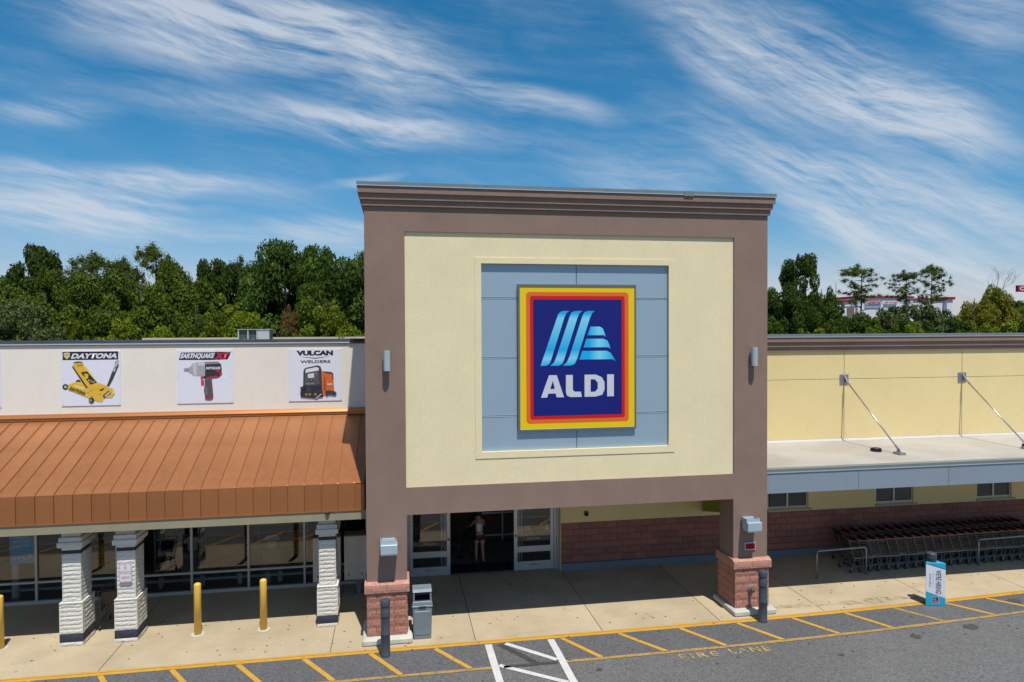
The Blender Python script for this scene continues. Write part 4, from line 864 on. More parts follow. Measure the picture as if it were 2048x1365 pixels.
pD = poster(-11.505, 'square poster cut off by the left edge of the view'); A = Art(pD, -11.505, (0, 0, 100, 100)); A.rect(8, 3, 92, 18, BK); A.txt('TOOLS', 20, 6, 80, 15, WH, shear=.3); A.poly([(15, 40), (70, 30), (85, 55), (60, 80), (20, 75)], (.1, .2, .3))

# ------------------------------------------------------------------ small street things
for x, lab in ((-8.64, 'yellow steel bollard at the very left edge of the view'), (-4.19, 'yellow steel bollard standing nearest the no motorcycle parking column'), (-2.62, 'yellow steel bollard nearest the mailboxes and third column')):
    t = empty('yellow_bollard', (x, 1.15, 0), lab, 'bollard', 'yellow bollards on the left pavement')
    MB().lathe([(.086, .0), (.086, 1.235), (.080, 1.262), (.055, 1.282), (.02, 1.292)], (x, 1.15, 0), 28).build('post', M['bollyellow'], t, smooth=False)
    for p in t.children[0].data.polygons: p.use_smooth = len(p.vertices) == 4
    MB().lathe([(.165, .001), (.16, .012)], (x, 1.15, 0), 24).build('concrete_collar', M['plinth'], t)
    for k in range(2):
        pass
def grey_bollard(x, y, lab, h=1.33):
    t = empty('grey_bollard', (x, y, 0), lab, 'bollard', 'charcoal bollards in front of the piers')
    z0 = -.012
    MB().lathe([(.112, 0), (.112, .045), (.108, .05), (.108, .50), (.110, .505), (.110, .55), (.103, .56), (.103, h-.42)], (x, y, z0), 28).build('sleeve', M['bollgrey'], t, smooth=True)
    MB().lathe([(.103, h-.41), (.112, h-.40), (.112, h-.25), (.104, h-.24), (.104, h-.16)], (x, y, z0), 28).build('reflector_band', M['bollgrey'], t, smooth=True)
    MB().lathe([(.104, h-.155), (.114, h-.15), (.114, h-.04), (.095, h-.01), (.06, h), (.02, h+.004)], (x, y, z0), 28).build('cap', M['bollgrey'], t, smooth=True)
    for o in t.children:
        md = o.modifiers.new('edge', 'EDGE_SPLIT'); md.split_angle = R(40)
grey_bollard(.45, -.80, 'charcoal plastic bollard in front of the left brown pier'); grey_bollard(10.06, -.62, 'charcoal plastic bollard in front of the right brown pier')
# litter bin
bx, by = 1.33, .10
t = empty('litter_bin', (bx, by, 0), 'square grey litter bin with hooded top beside the left pier', 'litter bin')
k0 = MB(); k0.v = []; 
def tap(b, w0, w1, z0, z1, cx=bx, cy_=by):
    n = len(b.v); b.v += [(cx+sx_*w/2, cy_+sy_*w/2, z) for z, w in ((z0, w0), (z1, w1)) for sx_, sy_ in ((-1, -1), (1, -1), (1, 1), (-1, 1))]
    b.f += [(n+3, n+2, n+1, n), (n+4, n+5, n+6, n+7)]+[(n+i, n+(i+1) % 4, n+4+(i+1) % 4, n+4+i) for i in range(4)]; return b
tap(MB(), .43, .475, .0, .78).build('body', M['bin'], t, bevel=.02)
tap(MB(), .37, .40, .10, .70, cy_=by-.045).build('front_panel', M['bin'], t, bevel=.015)
tap(MB(), .50, .50, .785, .835).build('rim', M['bin'], t, bevel=.012)
h_ = tap(MB(), .485, .46, .838, .93).build('hood_base', M['bin'], t, bevel=.01)
for sx_ in (-1, 1): MB().box(bx+sx_*.205-.02, bx+sx_*.205+.02, by-.21, by+.21, .931, 1.15).build('hood_side', M['bin'], t, bevel=.006)
MB().box(bx-.18, bx+.18, by+.18, by+.21, .931, 1.15).build('hood_back', M['bin'], t)
MB().prism([(by-.23, 1.151), (by+.23, 1.151), (by+.2, 1.20), (by-.15, 1.21)], 'x', bx-.235, bx+.235).build('hood_roof', M['bin'], t, bevel=.01)
MB().box(bx-.18, bx+.18, by-.18, by+.17, .932, .94).build('dark_opening', M['black'], t); MB().box(bx-.08, bx+.08, by-.265, by-.251, .80, .825).build('latch', M['black'], t)
# mailboxes
def mailbox(x0, x1, y, lab, ry=0):
    t = empty('mailbox_unit', ((x0+x1)/2, y+.2, 0), lab, 'mailbox', 'grey cluster mailboxes')
    zb, zt = .45, 1.70
    MB().box(x0, x1, y, y+.42, zb, zt).build('cabinet', M['mailbox'], t, bevel=.008)
    MB().box(x0+.0, x1-.0, y-.01, y+.44, zt+.002, zt+.03).build('hood', mat('brown_hood', (.16, .12, .08), .7), t)
    c = 2; w_ = (x1-x0-.06)/c
    dm = MB().box(.0, w_-.03, -.010, -.001, 0, .088).mesh('door', M['mailbox'], bevel=.003)
    tg = MB().box(.0, .05, -.0135, -.0105, 0, .022).mesh('number_plate', flat((.5, .5, .46)))
    lk_ = MB().box(0, .016, -.016, -.0105, 0, .016).mesh('lock', M['black'])
    for i in range(c):
        for j in range(9):
            xx, zz = x0+.045+i*w_, zt-.13-j*.096
            d = place('door', dm, (xx, y, zz), t); place('number_plate', tg, (xx+w_*.36, y, zz+.035), d); place('lock', lk_, (xx+.03, y, zz+.035), d)
        d = MB().box(x0+.045+i*w_, x0+.015+(i+1)*w_, y-.010, y-.001, zb+.035, zt-.13-8*.096-.012).build('parcel_door', M['mailbox'], t, bevel=.003)
        MB().box(x0+.12+i*w_, x0+.15+i*w_, y-.02, y-.0105, zb+.14, zb+.20).build('lock', M['black'], d)
    MB().box(x0+.20, x0+.33, y-.013, y-.0105, zb+.215, zb+.265).build('notice', flat((.55, .50, .2)), t)
    MB().box((x0+x1)/2-.06, (x0+x1)/2+.06, y+.14, y+.28, .0, zb-.001).build('pedestal', M['footing'], t)
    MB().box((x0+x1)/2-.13, (x0+x1)/2+.13, y+.08, y+.34, .0, .012).build('foot_plate', M['footing'], t)
mailbox(-.76, .02, 3.0, 'grey mailbox cabinet on a pedestal just left of the brown pier'); mailbox(-1.62, -.86, 2.98, 'grey mailbox cabinet half hidden behind the third block column')
t = empty('downpipe', (-.35, 3.9, 0), 'white square pipe on the wall above the mailboxes', 'pipe'); MB().box(-.20, -.05, 3.78, 3.93, 0, 2.94).build('pipe', flat((.30, .33, .36)), t); MB().box(-.22, -.03, 3.76, 3.94, 1.2, 1.24).build('strap', M['galv'], t)
t = empty('ceiling_stain_vent', (-.75, .69, 3.0), 'small dark bird nest stuck under the awning edge', 'nest')
MB().lathe([(.01, 0), (.05, .03), (.06, .07), (.02, .09)], (-.98, .70, 2.955), 10).build('mud', flat((.06, .04, .03)), t)
# cart rails
for (xa, ya, xb, yb, lab) in ((13.24, 1.86, 14.97, 1.95, 'grey steel hoop rail at the left end of the trolley rows'), (18.96, 2.02-.05, 20.76, 2.08-.05, 'grey steel hoop rail in front of the trolleys near the right edge')):
    t = empty('hoop_rail', ((xa+xb)/2, (ya+yb)/2, 0), lab, 'rail', 'steel hoop rails by the trolleys')
    a, b = Vector((xa, ya, 0)), Vector((xb, yb, 0)); d = (b-a).normalized(); pts = [a, a+Vector((0, 0, .74))]; r_ = .09; H = .83
    pts += [a+d*(r_*(1-math.cos(q)))+Vector((0, 0, H-r_+r_*math.sin(q))) for q in (R(15), R(35), R(55), R(75), R(90))]
    pts += [b-d*(r_*(1-math.cos(q)))+Vector((0, 0, H-r_+r_*math.sin(q))) for q in (R(90), R(75), R(55), R(35), R(15))]; pts += [b+Vector((0, 0, .74)), b]
    MB().tube(pts, .026, 10).build('tube', M['galv'], t, smooth=True)
    for p in (a, b): MB().lathe([(.07, .001), (.07, .012)], tuple(p), 14).build('base_flange', M['galv'], t)

# ------------------------------------------------------------------ hiring sign sleeve on a bollard
hx, hy = 15.19, -.40
t = empty('hiring_sign', (hx, hy, 0), 'triangular blue and white hiring sleeve around a black topped post', 'sign')
A0, B0 = Vector((14.96, -.46, 0)), Vector((15.44, -.62, 0)); nrm = Vector((A0.y-B0.y, B0.x-A0.x, 0)).normalized(); back = (A0+B0)/2 + nrm*.40
sv = MB(); sv.prism([(A0.x, A0.y), (B0.x, B0.y), (back.x, back.y)], 'z', -.008, 1.165); sv.build('sleeve', flat((.02, .36, .55)), t, bevel=.006)
dv = (B0-A0).normalized(); L_ = (B0-A0).length; out = -nrm
def hto(k):
    return lambda a, b: tuple((A0+dv*a+out*(.0008*k)+Vector((0, 0, b)))[:])
flatpoly('white_field', [[(0.006, 1.125), (L_-.006, .985), (L_-.006, .21), (0.006, .375)]], hto(2), flat((.70, .71, .74)), t); flatpoly('navy_line', [[(.006, 1.143), (L_-.006, 1.0), (L_-.006, .985), (.006, 1.125)]], hto(2), flat((.01, .03, .12)), t)
def vtext(body, x0, x1, z0, z1, c, k, bold=.02):   # reads downwards: letter tops to the right
    text('lettering', body, lambda a, b: hto(k)(x0+(x1-x0)*b, z1-(z1-z0)*a), 0, 1, 0, 1, flat(c), t, bold=bold)
vtext("WE'RE HIRING!", .25, .395, .31, .97, (.01, .012, .09), 3, .02); vtext('Apply today at', .165, .205, .50, .88, (.05, .40, .60), 3, .0); vtext('careers.aldi.us', .095, .135, .50, .87, (.02, .02, .10), 3, .02)
for i, (e, c) in enumerate([(0, (.62, .62, .6)), (.008, (.45, .03, .02)), (.018, (.45, .12, .02)), (.026, (.004, .015, .16))]):
    flatpoly('logo', [[(.155+e, .055+e), (.335-e, .055+e), (.335-e, .24-e), (.155+e, .24-e)]], hto(3+i), flat(c), t)
flatpoly('logo', [[(.19, .135), (.22, .135), (.22, .21), (.19, .19)]], hto(8), flat((.02, .40, .6)), t); flatpoly('logo', [[(.23, .135), (.29, .135), (.27, .15), (.245, .205), (.23, .205)]], hto(8), flat((.05, .45, .65)), t); text('logo', 'ALDI', hto(8), .19, .295, .085, .12, flat((.6, .62, .66)), t)
MB().lathe([(.118, .9), (.118, 1.22), (.104, 1.225), (.104, 1.25), (.126, 1.255), (.126, 1.39), (.11, 1.405), (.04, 1.41)], (hx, hy-.0, 0), 28).build('post_top', M['bollgrey'], t)

# ------------------------------------------------------------------ shopping carts (handle at x=0, nose towards +x)
def make_cart(name, lab, cat='shopping cart', group=None):
    t = empty(name, (0, 0, 0), lab, cat, group)
    w0, w1 = .29, .235     # half widths at the handle and at the nose
    def hw(x): return w0+(w1-w0)*min(max(x/.95, 0), 1)
    b = MB(); r = .0054
    zt = lambda x: 1.00-.06*x; zb = lambda x: .46+.10*x
    xr = lambda k: .03+.17*(1-k)     # rear edge leans: bottom further in
    for s_ in (-1, 1):
        for k in (0, .17, .34, .51, .68, .84):
            b.tube([(.20-.17*k, s_*(hw(.2)-.03*(1-k)), .46+k*.54), (.90+.05*k, s_*(hw(.95)-.03*(1-k)), .55+k*.39)], r, 4, False)
        for i in range(13):
            x = .06+.068*i; b.tube([(max(x, .03), s_*hw(x), zt(x)), (x*.86+.135, s_*(hw(x)-.03), zb(x))], r, 4, False)
    for i in range(7):
        y = -.24+.08*i; b.tube([(.20, y*.95, .46), (.90, y*.80, .55), (.95, y*.82, .94)], r, 4, False)
    for i in range(6):
        x = .25+.125*i; b.tube([(x, -hw(x)+.03, zb(x)), (x, hw(x)-.03, zb(x))], r, 4, False)
    for k in (.25, .5, .75): b.tube([(.90+.05*k, -.21, .55+k*.39), (.90+.05*k, .21, .55+k*.39)], r, 4, False)
    for i in range(6):
        y = -.2+.08*i; b.tube([(.04, y, .98), (.20, y, .50)], r, 4, False)
    b.build('basket', M['wire'], t)
    f = MB()
    for s_ in (-1, 1):
        f.tube([(.0, s_*.285, 1.02), (.05, s_*.29, 1.0), (.95, s_*.235, .945)], .010, 6)
        f.tube([(.19, s_*.27, .445), (.88, s_*.205, .52)], .016, 6); f.box(.19, .50, s_*.275-.008, s_*.275+.008, .435, .475)
        f.tube([(.02, s_*.285, 1.0), (.20, s_*.27, .45), (.17, s_*.265, .18)], .010, 6); f.tube([(.42, s_*.26, .47), (.40, s_*.262, .20)], .009, 6)
        f.tube([(.10, s_*.265, .155), (.18, s_*.265, .18), (.45, s_*.25, .20), (.86, s_*.17, .22)], .013, 6)
    f.tube([(.95, -.235, .945), (.95, .235, .945)], .010, 6); f.tube([(.86, -.17, .22), (.86, .17, .22)], .012, 6); f.tube([(.2, -.26, .45), (.2, .26, .45)], .010, 6)
    f.build('frame', M['cartgrey'], t)
    MB().tube([(-.01, -.23, 1.045), (-.01, .23, 1.045)], .017, 8).build('handle', M['cartblack'], t)
    for s_ in (-1, 1): MB().tube([(-.01, s_*.235, 1.045), (-.005, s_*.29, 1.035), (.05, s_*.295, 1.005), (.10, s_*.293, .995)], .015, 6).build('handle_end', M['red'], t)
    MB().prism([(.03, .99), (.045, .99), (.205, .62), (.19, .62)], 'y', -.21, .21).build('seat_flap', M['cartblack'], t)
    MB().prism([(.05, 1.0), (.20, .985), (.20, .97), (.05, .985)], 'y', -.22, .22).build('seat_top', M['cartblack'], t)
    for (x, y) in ((.10, -.265), (.10, .265), (.80, -.17), (.80, .17)):
        w_ = MB(); w_.tube([(x, y-.014, .0625), (x, y+.014, .0625)], .0625, 12); w_.build('wheel', M['black'], t)
        MB().prism([(x-.02, .06), (x+.035, .06), (x+.045, .17), (x-.015, .17)], 'y', y-.024, y-.016).build('castor_fork', M['cartgrey'], t)
    return t
NC = 22
proto = make_cart('shopping_cart', 'x')
rnd = random.Random(4)
first = True
for row, (y, x0, rn, gp) in enumerate(((2.36, 14.46, 'front row', 'nested shopping carts in the front row'), (3.14, 14.78, 'rear row by the wall', 'nested shopping carts in the rear row'))):
    for i in range(NC):
        o = proto if first else copy_tree(proto); first = False
        o.location = (x0+i*.322+rnd.uniform(-.008, .008), y+rnd.uniform(-.012, .012)+.004*i, 0); o.rotation_euler = (0, 0, rnd.uniform(-.012, .012))
        o['label'] = 'grey wire cart, %s from the left end of the %s' % (ordinal(i), rn); o['group'] = gp
# carts elsewhere
o = copy_tree(proto); o.location = (3.05, 5.62, 0); o.rotation_euler = (0, 0, R(125)); o['label'] = 'dark shopping cart pushed by the woman in the entrance'; del o['group']; o['group'] = 'single carts'
o = copy_tree(proto); o.location = (-6.42, 1.75, 0); o.rotation_euler = (0, 0, R(100)); o['label'] = 'lone shopping cart half hidden between the first two columns'; o['group'] = 'single carts'
o = copy_tree(proto); o.location = (-4.75, 5.6, 0); o.rotation_euler = (0, 0, R(20)); o['label'] = 'shopping cart standing inside behind the third window'; o['group'] = 'single carts'

# ------------------------------------------------------------------ the woman in the doorway (seen from behind)
def skin_mesh(name, verts, edges, radii, mt, sub=1, root=0):
    me = bpy.data.meshes.new(name); me.from_pydata(verts, edges, []); o = bpy.data.objects.new(name, me); COL.objects.link(o)
    md = o.modifiers.new('skin', 'SKIN'); 
    for i, r_ in enumerate(radii):
        v = me.skin_vertices[0].data[i] if me.skin_vertices else None
        if v is not None: v.radius = (r_, r_) if not isinstance(r_, tuple) else r_; v.use_root = (i == root)
    md.use_smooth_shade = True; ss = o.modifiers.new('sub', 'SUBSURF'); ss.levels = sub; ss.render_levels = sub
    dg = bpy.context.evaluated_depsgraph_get(); m2 = bpy.data.meshes.new_from_object(o.evaluated_get(dg)); bpy.data.objects.remove(o)
    m2.name = name; m2.materials.clear(); m2.materials.append(mt)
    for p in m2.polygons: p.use_smooth = True; p.material_index = 0
    return m2
def ensure_skin(me):
    if not me.skin_vertices:
        bm = bmesh.new(); bm.from_mesh(me); bm.verts.layers.skin.verify(); bm.to_mesh(me); bm.free()
_sm = skin_mesh
def skin_mesh(name, verts, edges, radii, mt, sub=1, root=0):
    me = bpy.data.meshes.new(name); me.from_pydata(verts, edges, []); ensure_skin(me)
    for i, r_ in enumerate(radii):
        v = me.skin_vertices[0].data[i]; v.radius = r_ if isinstance(r_, tuple) else (r_, r_); v.use_root = (i == root)
    o = bpy.data.objects.new(name, me); COL.objects.link(o); md = o.modifiers.new('skin', 'SKIN'); md.use_smooth_shade = True
    ss = o.modifiers.new('sub', 'SUBSURF'); ss.levels = sub; ss.render_levels = sub
    dg = bpy.context.evaluated_depsgraph_get(); m2 = bpy.data.meshes.new_from_object(o.evaluated_get(dg)); bpy.data.objects.remove(o)
    m2.name = name; m2.materials.clear(); m2.materials.append(mt)
    for p in m2.polygons: p.use_smooth = True; p.material_index = 0
    return m2
skinm = mat('skin', (.42, .22, .14), .55, var=.05, vscale=8)
pv, pe, pr_ = [], [], []
def jt(p, r_, par=None):
    pv.append(p); pr_.append(r_); 
    if par is not None: pe.append((par, len(pv)-1))
    return len(pv)-1
pel = jt((0, 0, .92), (.135, .10)); wai = jt((-.01, .02, 1.06), (.105, .085), pel); che = jt((-.02, .03, 1.24), (.130, .095), wai); shl = jt((-.02, .04, 1.36), (.10, .07), che)
nk = jt((-.02, .05, 1.43), .048, shl); hd0 = jt((-.03, .07, 1.50), .072, nk); hd1 = jt((-.04, .08, 1.565), (.082, .098), hd0); hd2 = jt((-.045, .08, 1.62), (.06, .07), hd1)
ns = jt((-.055, .165, 1.55), .014, hd1)
for s_, sx2 in ((-1, -.155), (1, .135)):
    sh = jt((sx2, .05, 1.35), .048, shl)
    if s_ < 0: e_ = jt((-.28, .13, 1.15), .036, sh); wr = jt((-.36, .33, 1.07), .024, e_)
    else: e_ = jt((.17, .19, 1.13), .036, sh); wr = jt((-.02, .38, 1.06), .024, e_)
    pm_ = jt((pv[wr][0]-.03, pv[wr][1]+.06, 1.05), (.034, .018), wr)
    for q in range(4):
        k1 = jt((pv[pm_][0]-.035+.02*q, pv[pm_][1]+.045, 1.055), .009, pm_); jt((pv[k1][0], pv[k1][1]+.03, 1.025), .008, k1)
    th = jt((pv[wr][0]+.03, pv[wr][1]+.05, 1.04), .010, wr); jt((pv[th][0]+.005, pv[th][1]+.03, 1.03), .009, th)
for s_ in (-1, 1):
    hp = jt((s_*.085, 0, .86), .088, pel); kn = jt((s_*.10-.01, (.03 if s_ < 0 else -.02), .48), .056, hp); cf = jt((s_*.105-.01, (.01 if s_ < 0 else -.06), .34), .054, kn)
    an = jt((s_*.11, (.03 if s_ < 0 else -.08), .09), .034, cf); he = jt((s_*.112, pv[an][1]-.015, .045), .034, an); to_ = jt((s_*.12, pv[an][1]+.14, .028), (.035, .022), he)
woman = empty('person', (3.38, 5.16, 0), 'woman in white racerback top and dark red shorts pushing a cart through the entrance', 'person')
body = place('body', skin_mesh('body', pv, pe, pr_, skinm, 2), (3.38, 5.16, 0), woman)
tv = [(0, 0, .95), (-.01, .02, 1.06), (-.02, .03, 1.22), (-.02, .038, 1.31), (-.075, .045, 1.37), (.045, .045, 1.37)]
top = place('tank_top', skin_mesh('tank_top', tv, [(0, 1), (1, 2), (2, 3), (3, 4), (3, 5)], [(.142, .108), (.118, .098), (.142, .108), (.085, .075), .034, .034], flat((.66, .70, .80)), 2), (3.38, 5.16, 0), woman)
sv_ = [(0, 0, .90), (0, 0, .97), (-.088, 0, .80), (-.095, .01, .70), (.088, 0, .80), (.095, -.005, .70)]
place('shorts', skin_mesh('shorts', sv_, [(1, 0), (0, 2), (2, 3), (0, 4), (4, 5)], [(.150, .118), (.140, .108), .104, .10, .104, .10], flat((.10, .012, .022)), 1), (3.38, 5.16, 0), woman)
for s_ in (-1, 1): MB().tube([(3.38+s_*.096, 5.165, .688), (3.38+s_*.097, 5.165, .672)], .093, 14).build('shorts_trim', flat((.6, .5, .52)), woman)
hv = [(-.045, .06, 1.60), (-.04, .03, 1.56), (-.03, -.0, 1.50), (-.045, .04, 1.67)]
place('hair', skin_mesh('hair', hv, [(0, 1), (1, 2), (0, 3)], [(.098, .10), .085, .04, .05], flat((.02, .013, .01)), 2), (3.38, 5.16, 0), woman)
for s_ in (-1, 1): MB().box(3.38+s_*.112-.045, 3.38+s_*.112+.045, 5.16+(.03 if s_ < 0 else -.08)-.06, 5.16+(.03 if s_ < 0 else -.08)+.19, .0, .026).build('shoe', M['black'], woman, bevel=.01)

# ------------------------------------------------------------------ roof plant
ac = empty('rooftop_unit', (-6.6, 24, 6.9), 'grey two-fan air conditioning unit on the roof behind the left parapet', 'air conditioner')
X0, Y0, Z0, Z1 = -8.15, 24, 6.98, 7.66; AW = 1.72
MB().box(X0+.02, X0+AW-.02, Y0+.06, Y0+1.3, Z0, Z1-.03).build('casing', mat('dark_coils', (.06, .065, .07), .7), ac)
fr_ = MB()
for x in (0, .52, 1.02): fr_.box(X0+x, X0+x+.07, Y0-.01, Y0+.055, Z0-.06, Z1-.031)
fr_.box(X0, X0+1.09, Y0-.005, Y0+.055, Z0-.06, Z0-.0); fr_.build('frame', M['lightgrey'], ac)
MB().box(X0-.04, X0+AW+.04, Y0-.05, Y0+1.35, Z1-.03, Z1).build('top_cover', M['lightgrey'], ac); MB().box(X0+1.10, X0+AW, Y0-.01, Y0+.055, Z0-.06, Z1-.031).build('side_panel', mat('unit_panel', (.42, .44, .44), .5), ac)
MB().box(X0, X0+AW, Y0, Y0+1.3, 6.90, 6.919).build('curb', M['galv'], ac)
for x in (.32, .82): MB().tube([(X0+x-.1, Y0+.03, 7.02), (X0+x, Y0-.02, 7.10), (X0+x+.12, Y0+.02, 7.05)], .016, 6).build('pipe', M['drip'], ac)

# ------------------------------------------------------------------ far storage building with red trim
fb = empty('storage_building', (108, 120, 0), 'far white building with dark red roof trim and red sign letters', 'storage building')
YF = 120
segs = [(90, 101.4, 13.75), (101.41, 115.2, 14.65), (115.21, 123.5, 14.2)]
for a, b, z in segs:
    MB().box(a, b, YF+(0 if z < 14.5 else -.6), YF+25, -.05, z-.42).build('wall', M['farwall'], fb); MB().box(a-.1, b+.1, YF-.25+(0 if z < 14.5 else -.6), YF+25.2, z-.42, z).build('roof_trim', M['farred'], fb)
MB().box(123.51, 125.0, YF-1.0, YF+25, -.05, 13.9).build('corner_tower', M['farwall'], fb); MB().box(123.4, 125.4, YF-1.3, YF+20, 13.91, 14.5).build('corner_trim', M['farred'], fb)
MB().box(90, 101.3, YF-.12, YF-.005, 12.35, 12.45).build('ledge', flat((.35, .34, .36)), fb)
for x in (94.9,): MB().box(x, x+.45, YF-.15, YF-.005, 12.5, 12.9).build('vent', flat((.2, .2, .22)), fb); MB().box(x, x+.45, YF-.35, YF-.005, 11.3, 11.65).build('wall_lamp', flat((.5, .5, .5)), fb)
for (a, b) in ((99.2, 100.9), (118.8, 120.8)): MB().box(a, b, YF-.14, YF-.006, 9.2, 12.1).build('window', flat((.18, .12, .10)), fb)
MB().box(103.1, 107.0, YF-.75, YF-.605, 12.0, 13.0).build('window', flat((.30, .36, .46)), fb); MB().box(107.7, 110.9, YF-.75, YF-.605, 12.4, 13.0).build('window', flat((.30, .36, .46)), fb)
to = lambda a, b: (a, YF-.98, b)
text('lettering', 'CubeSmart', to, 103.2, 107.2, 12.95, 13.75, flat((.40, .01, .03)), fb, bold=.04); text('lettering', 'self storage', to, 107.7, 111.0, 12.9, 13.5, flat((.40, .01, .03)), fb, bold=.03)
t = empty('roof_mast', (95.8, 121, 0), 'thin grey mast rising left of the far white building', 'mast'); MB().tube([(95.8, 119, 0), (95.8, 119, 17.6)], .07, 6).build('pole', flat((.25, .25, .25)), t); MB().lathe([(.15, 0), (.15, .3)], (95.8, 119, 12), 8).build('bracket', flat((.25, .25, .25)), t)
t = empty('pole_sign', (85.2, 62, 0), 'red pole sign with white letters cut off by the right edge', 'sign')
MB().box(82.7, 87.6, 61.9, 62.3, 12.32, 13.19).build('panel', M['farred'], t, bevel=.03); MB().tube([(85.2, 62.1, 0), (85.2, 62.1, 12.32)], .18, 10).build('pole', flat((.3, .3, .3)), t)
text('lettering', 'CubeSmart', lambda a, b: (a, 61.87, b), 82.95, 87.3, 12.5, 13.02, flat((.75, .7, .72)), t, bold=.03)

# ------------------------------------------------------------------ trees
def leafmat(name, c, c2, c3=None):
    mt = bpy.data.materials.new(name); mt.use_nodes = True; t = mt.node_tree; b = t.nodes['Principled BSDF']; nn = lambda k: t.nodes.new('ShaderNode'+k); lk = t.links.new
    b.inputs['Roughness'].default_value = .6; b.inputs['Specular IOR Level'].default_value = .12
    at = nn('Attribute'); at.attribute_name = 'shade'; at.attribute_type = 'GEOMETRY'
    mc = nn('Mix'); mc.data_type = 'RGBA'; mc.inputs[6].default_value = (*c, 1); mc.inputs[7].default_value = (*c2, 1); lk(at.outputs['Fac'], mc.inputs[0])
    oi = nn('ObjectInfo'); r = nn('MapRange'); r.inputs['To Min'].default_value = .82; r.inputs['To Max'].default_value = 1.18; lk(oi.outputs['Random'], r.inputs['Value'])
    vm = nn('VectorMath'); vm.operation = 'SCALE'; lk(mc.outputs[2], vm.inputs[0]); lk(r.outputs[0], vm.inputs['Scale']); lk(vm.outputs[0], b.inputs['Base Color'])
    tr = nn('BsdfTranslucent'); lk(vm.outputs[0], tr.inputs[0]); ms = nn('MixShader'); ms.inputs[0].default_value = .20
    lk(b.outputs[0], ms.inputs[1]); lk(tr.outputs[0], ms.inputs[2]); lk(ms.outputs[0], t.nodes['Material Output'].inputs[0]); return mt
LM = dict(
 dark=leafmat('dark_green_leaves', (.026, .052, .008), (.068, .115, .014)), mid=leafmat('mid_green_leaves', (.036, .064, .007), (.105, .150, .014)),
 bright=leafmat('bright_green_leaves', (.068, .104, .007), (.17, .22, .012)), grey=leafmat('grey_green_leaves', (.055, .080, .022), (.115, .145, .045)),
 pine=leafmat('pine_needles', (.040, .068, .012), (.115, .150, .024)), gold=leafmat('yellow_green_leaves', (.10, .12, .012), (.26, .24, .02)),
 rust=leafmat('rusty_leaves', (.10, .06, .02), (.17, .10, .035)))
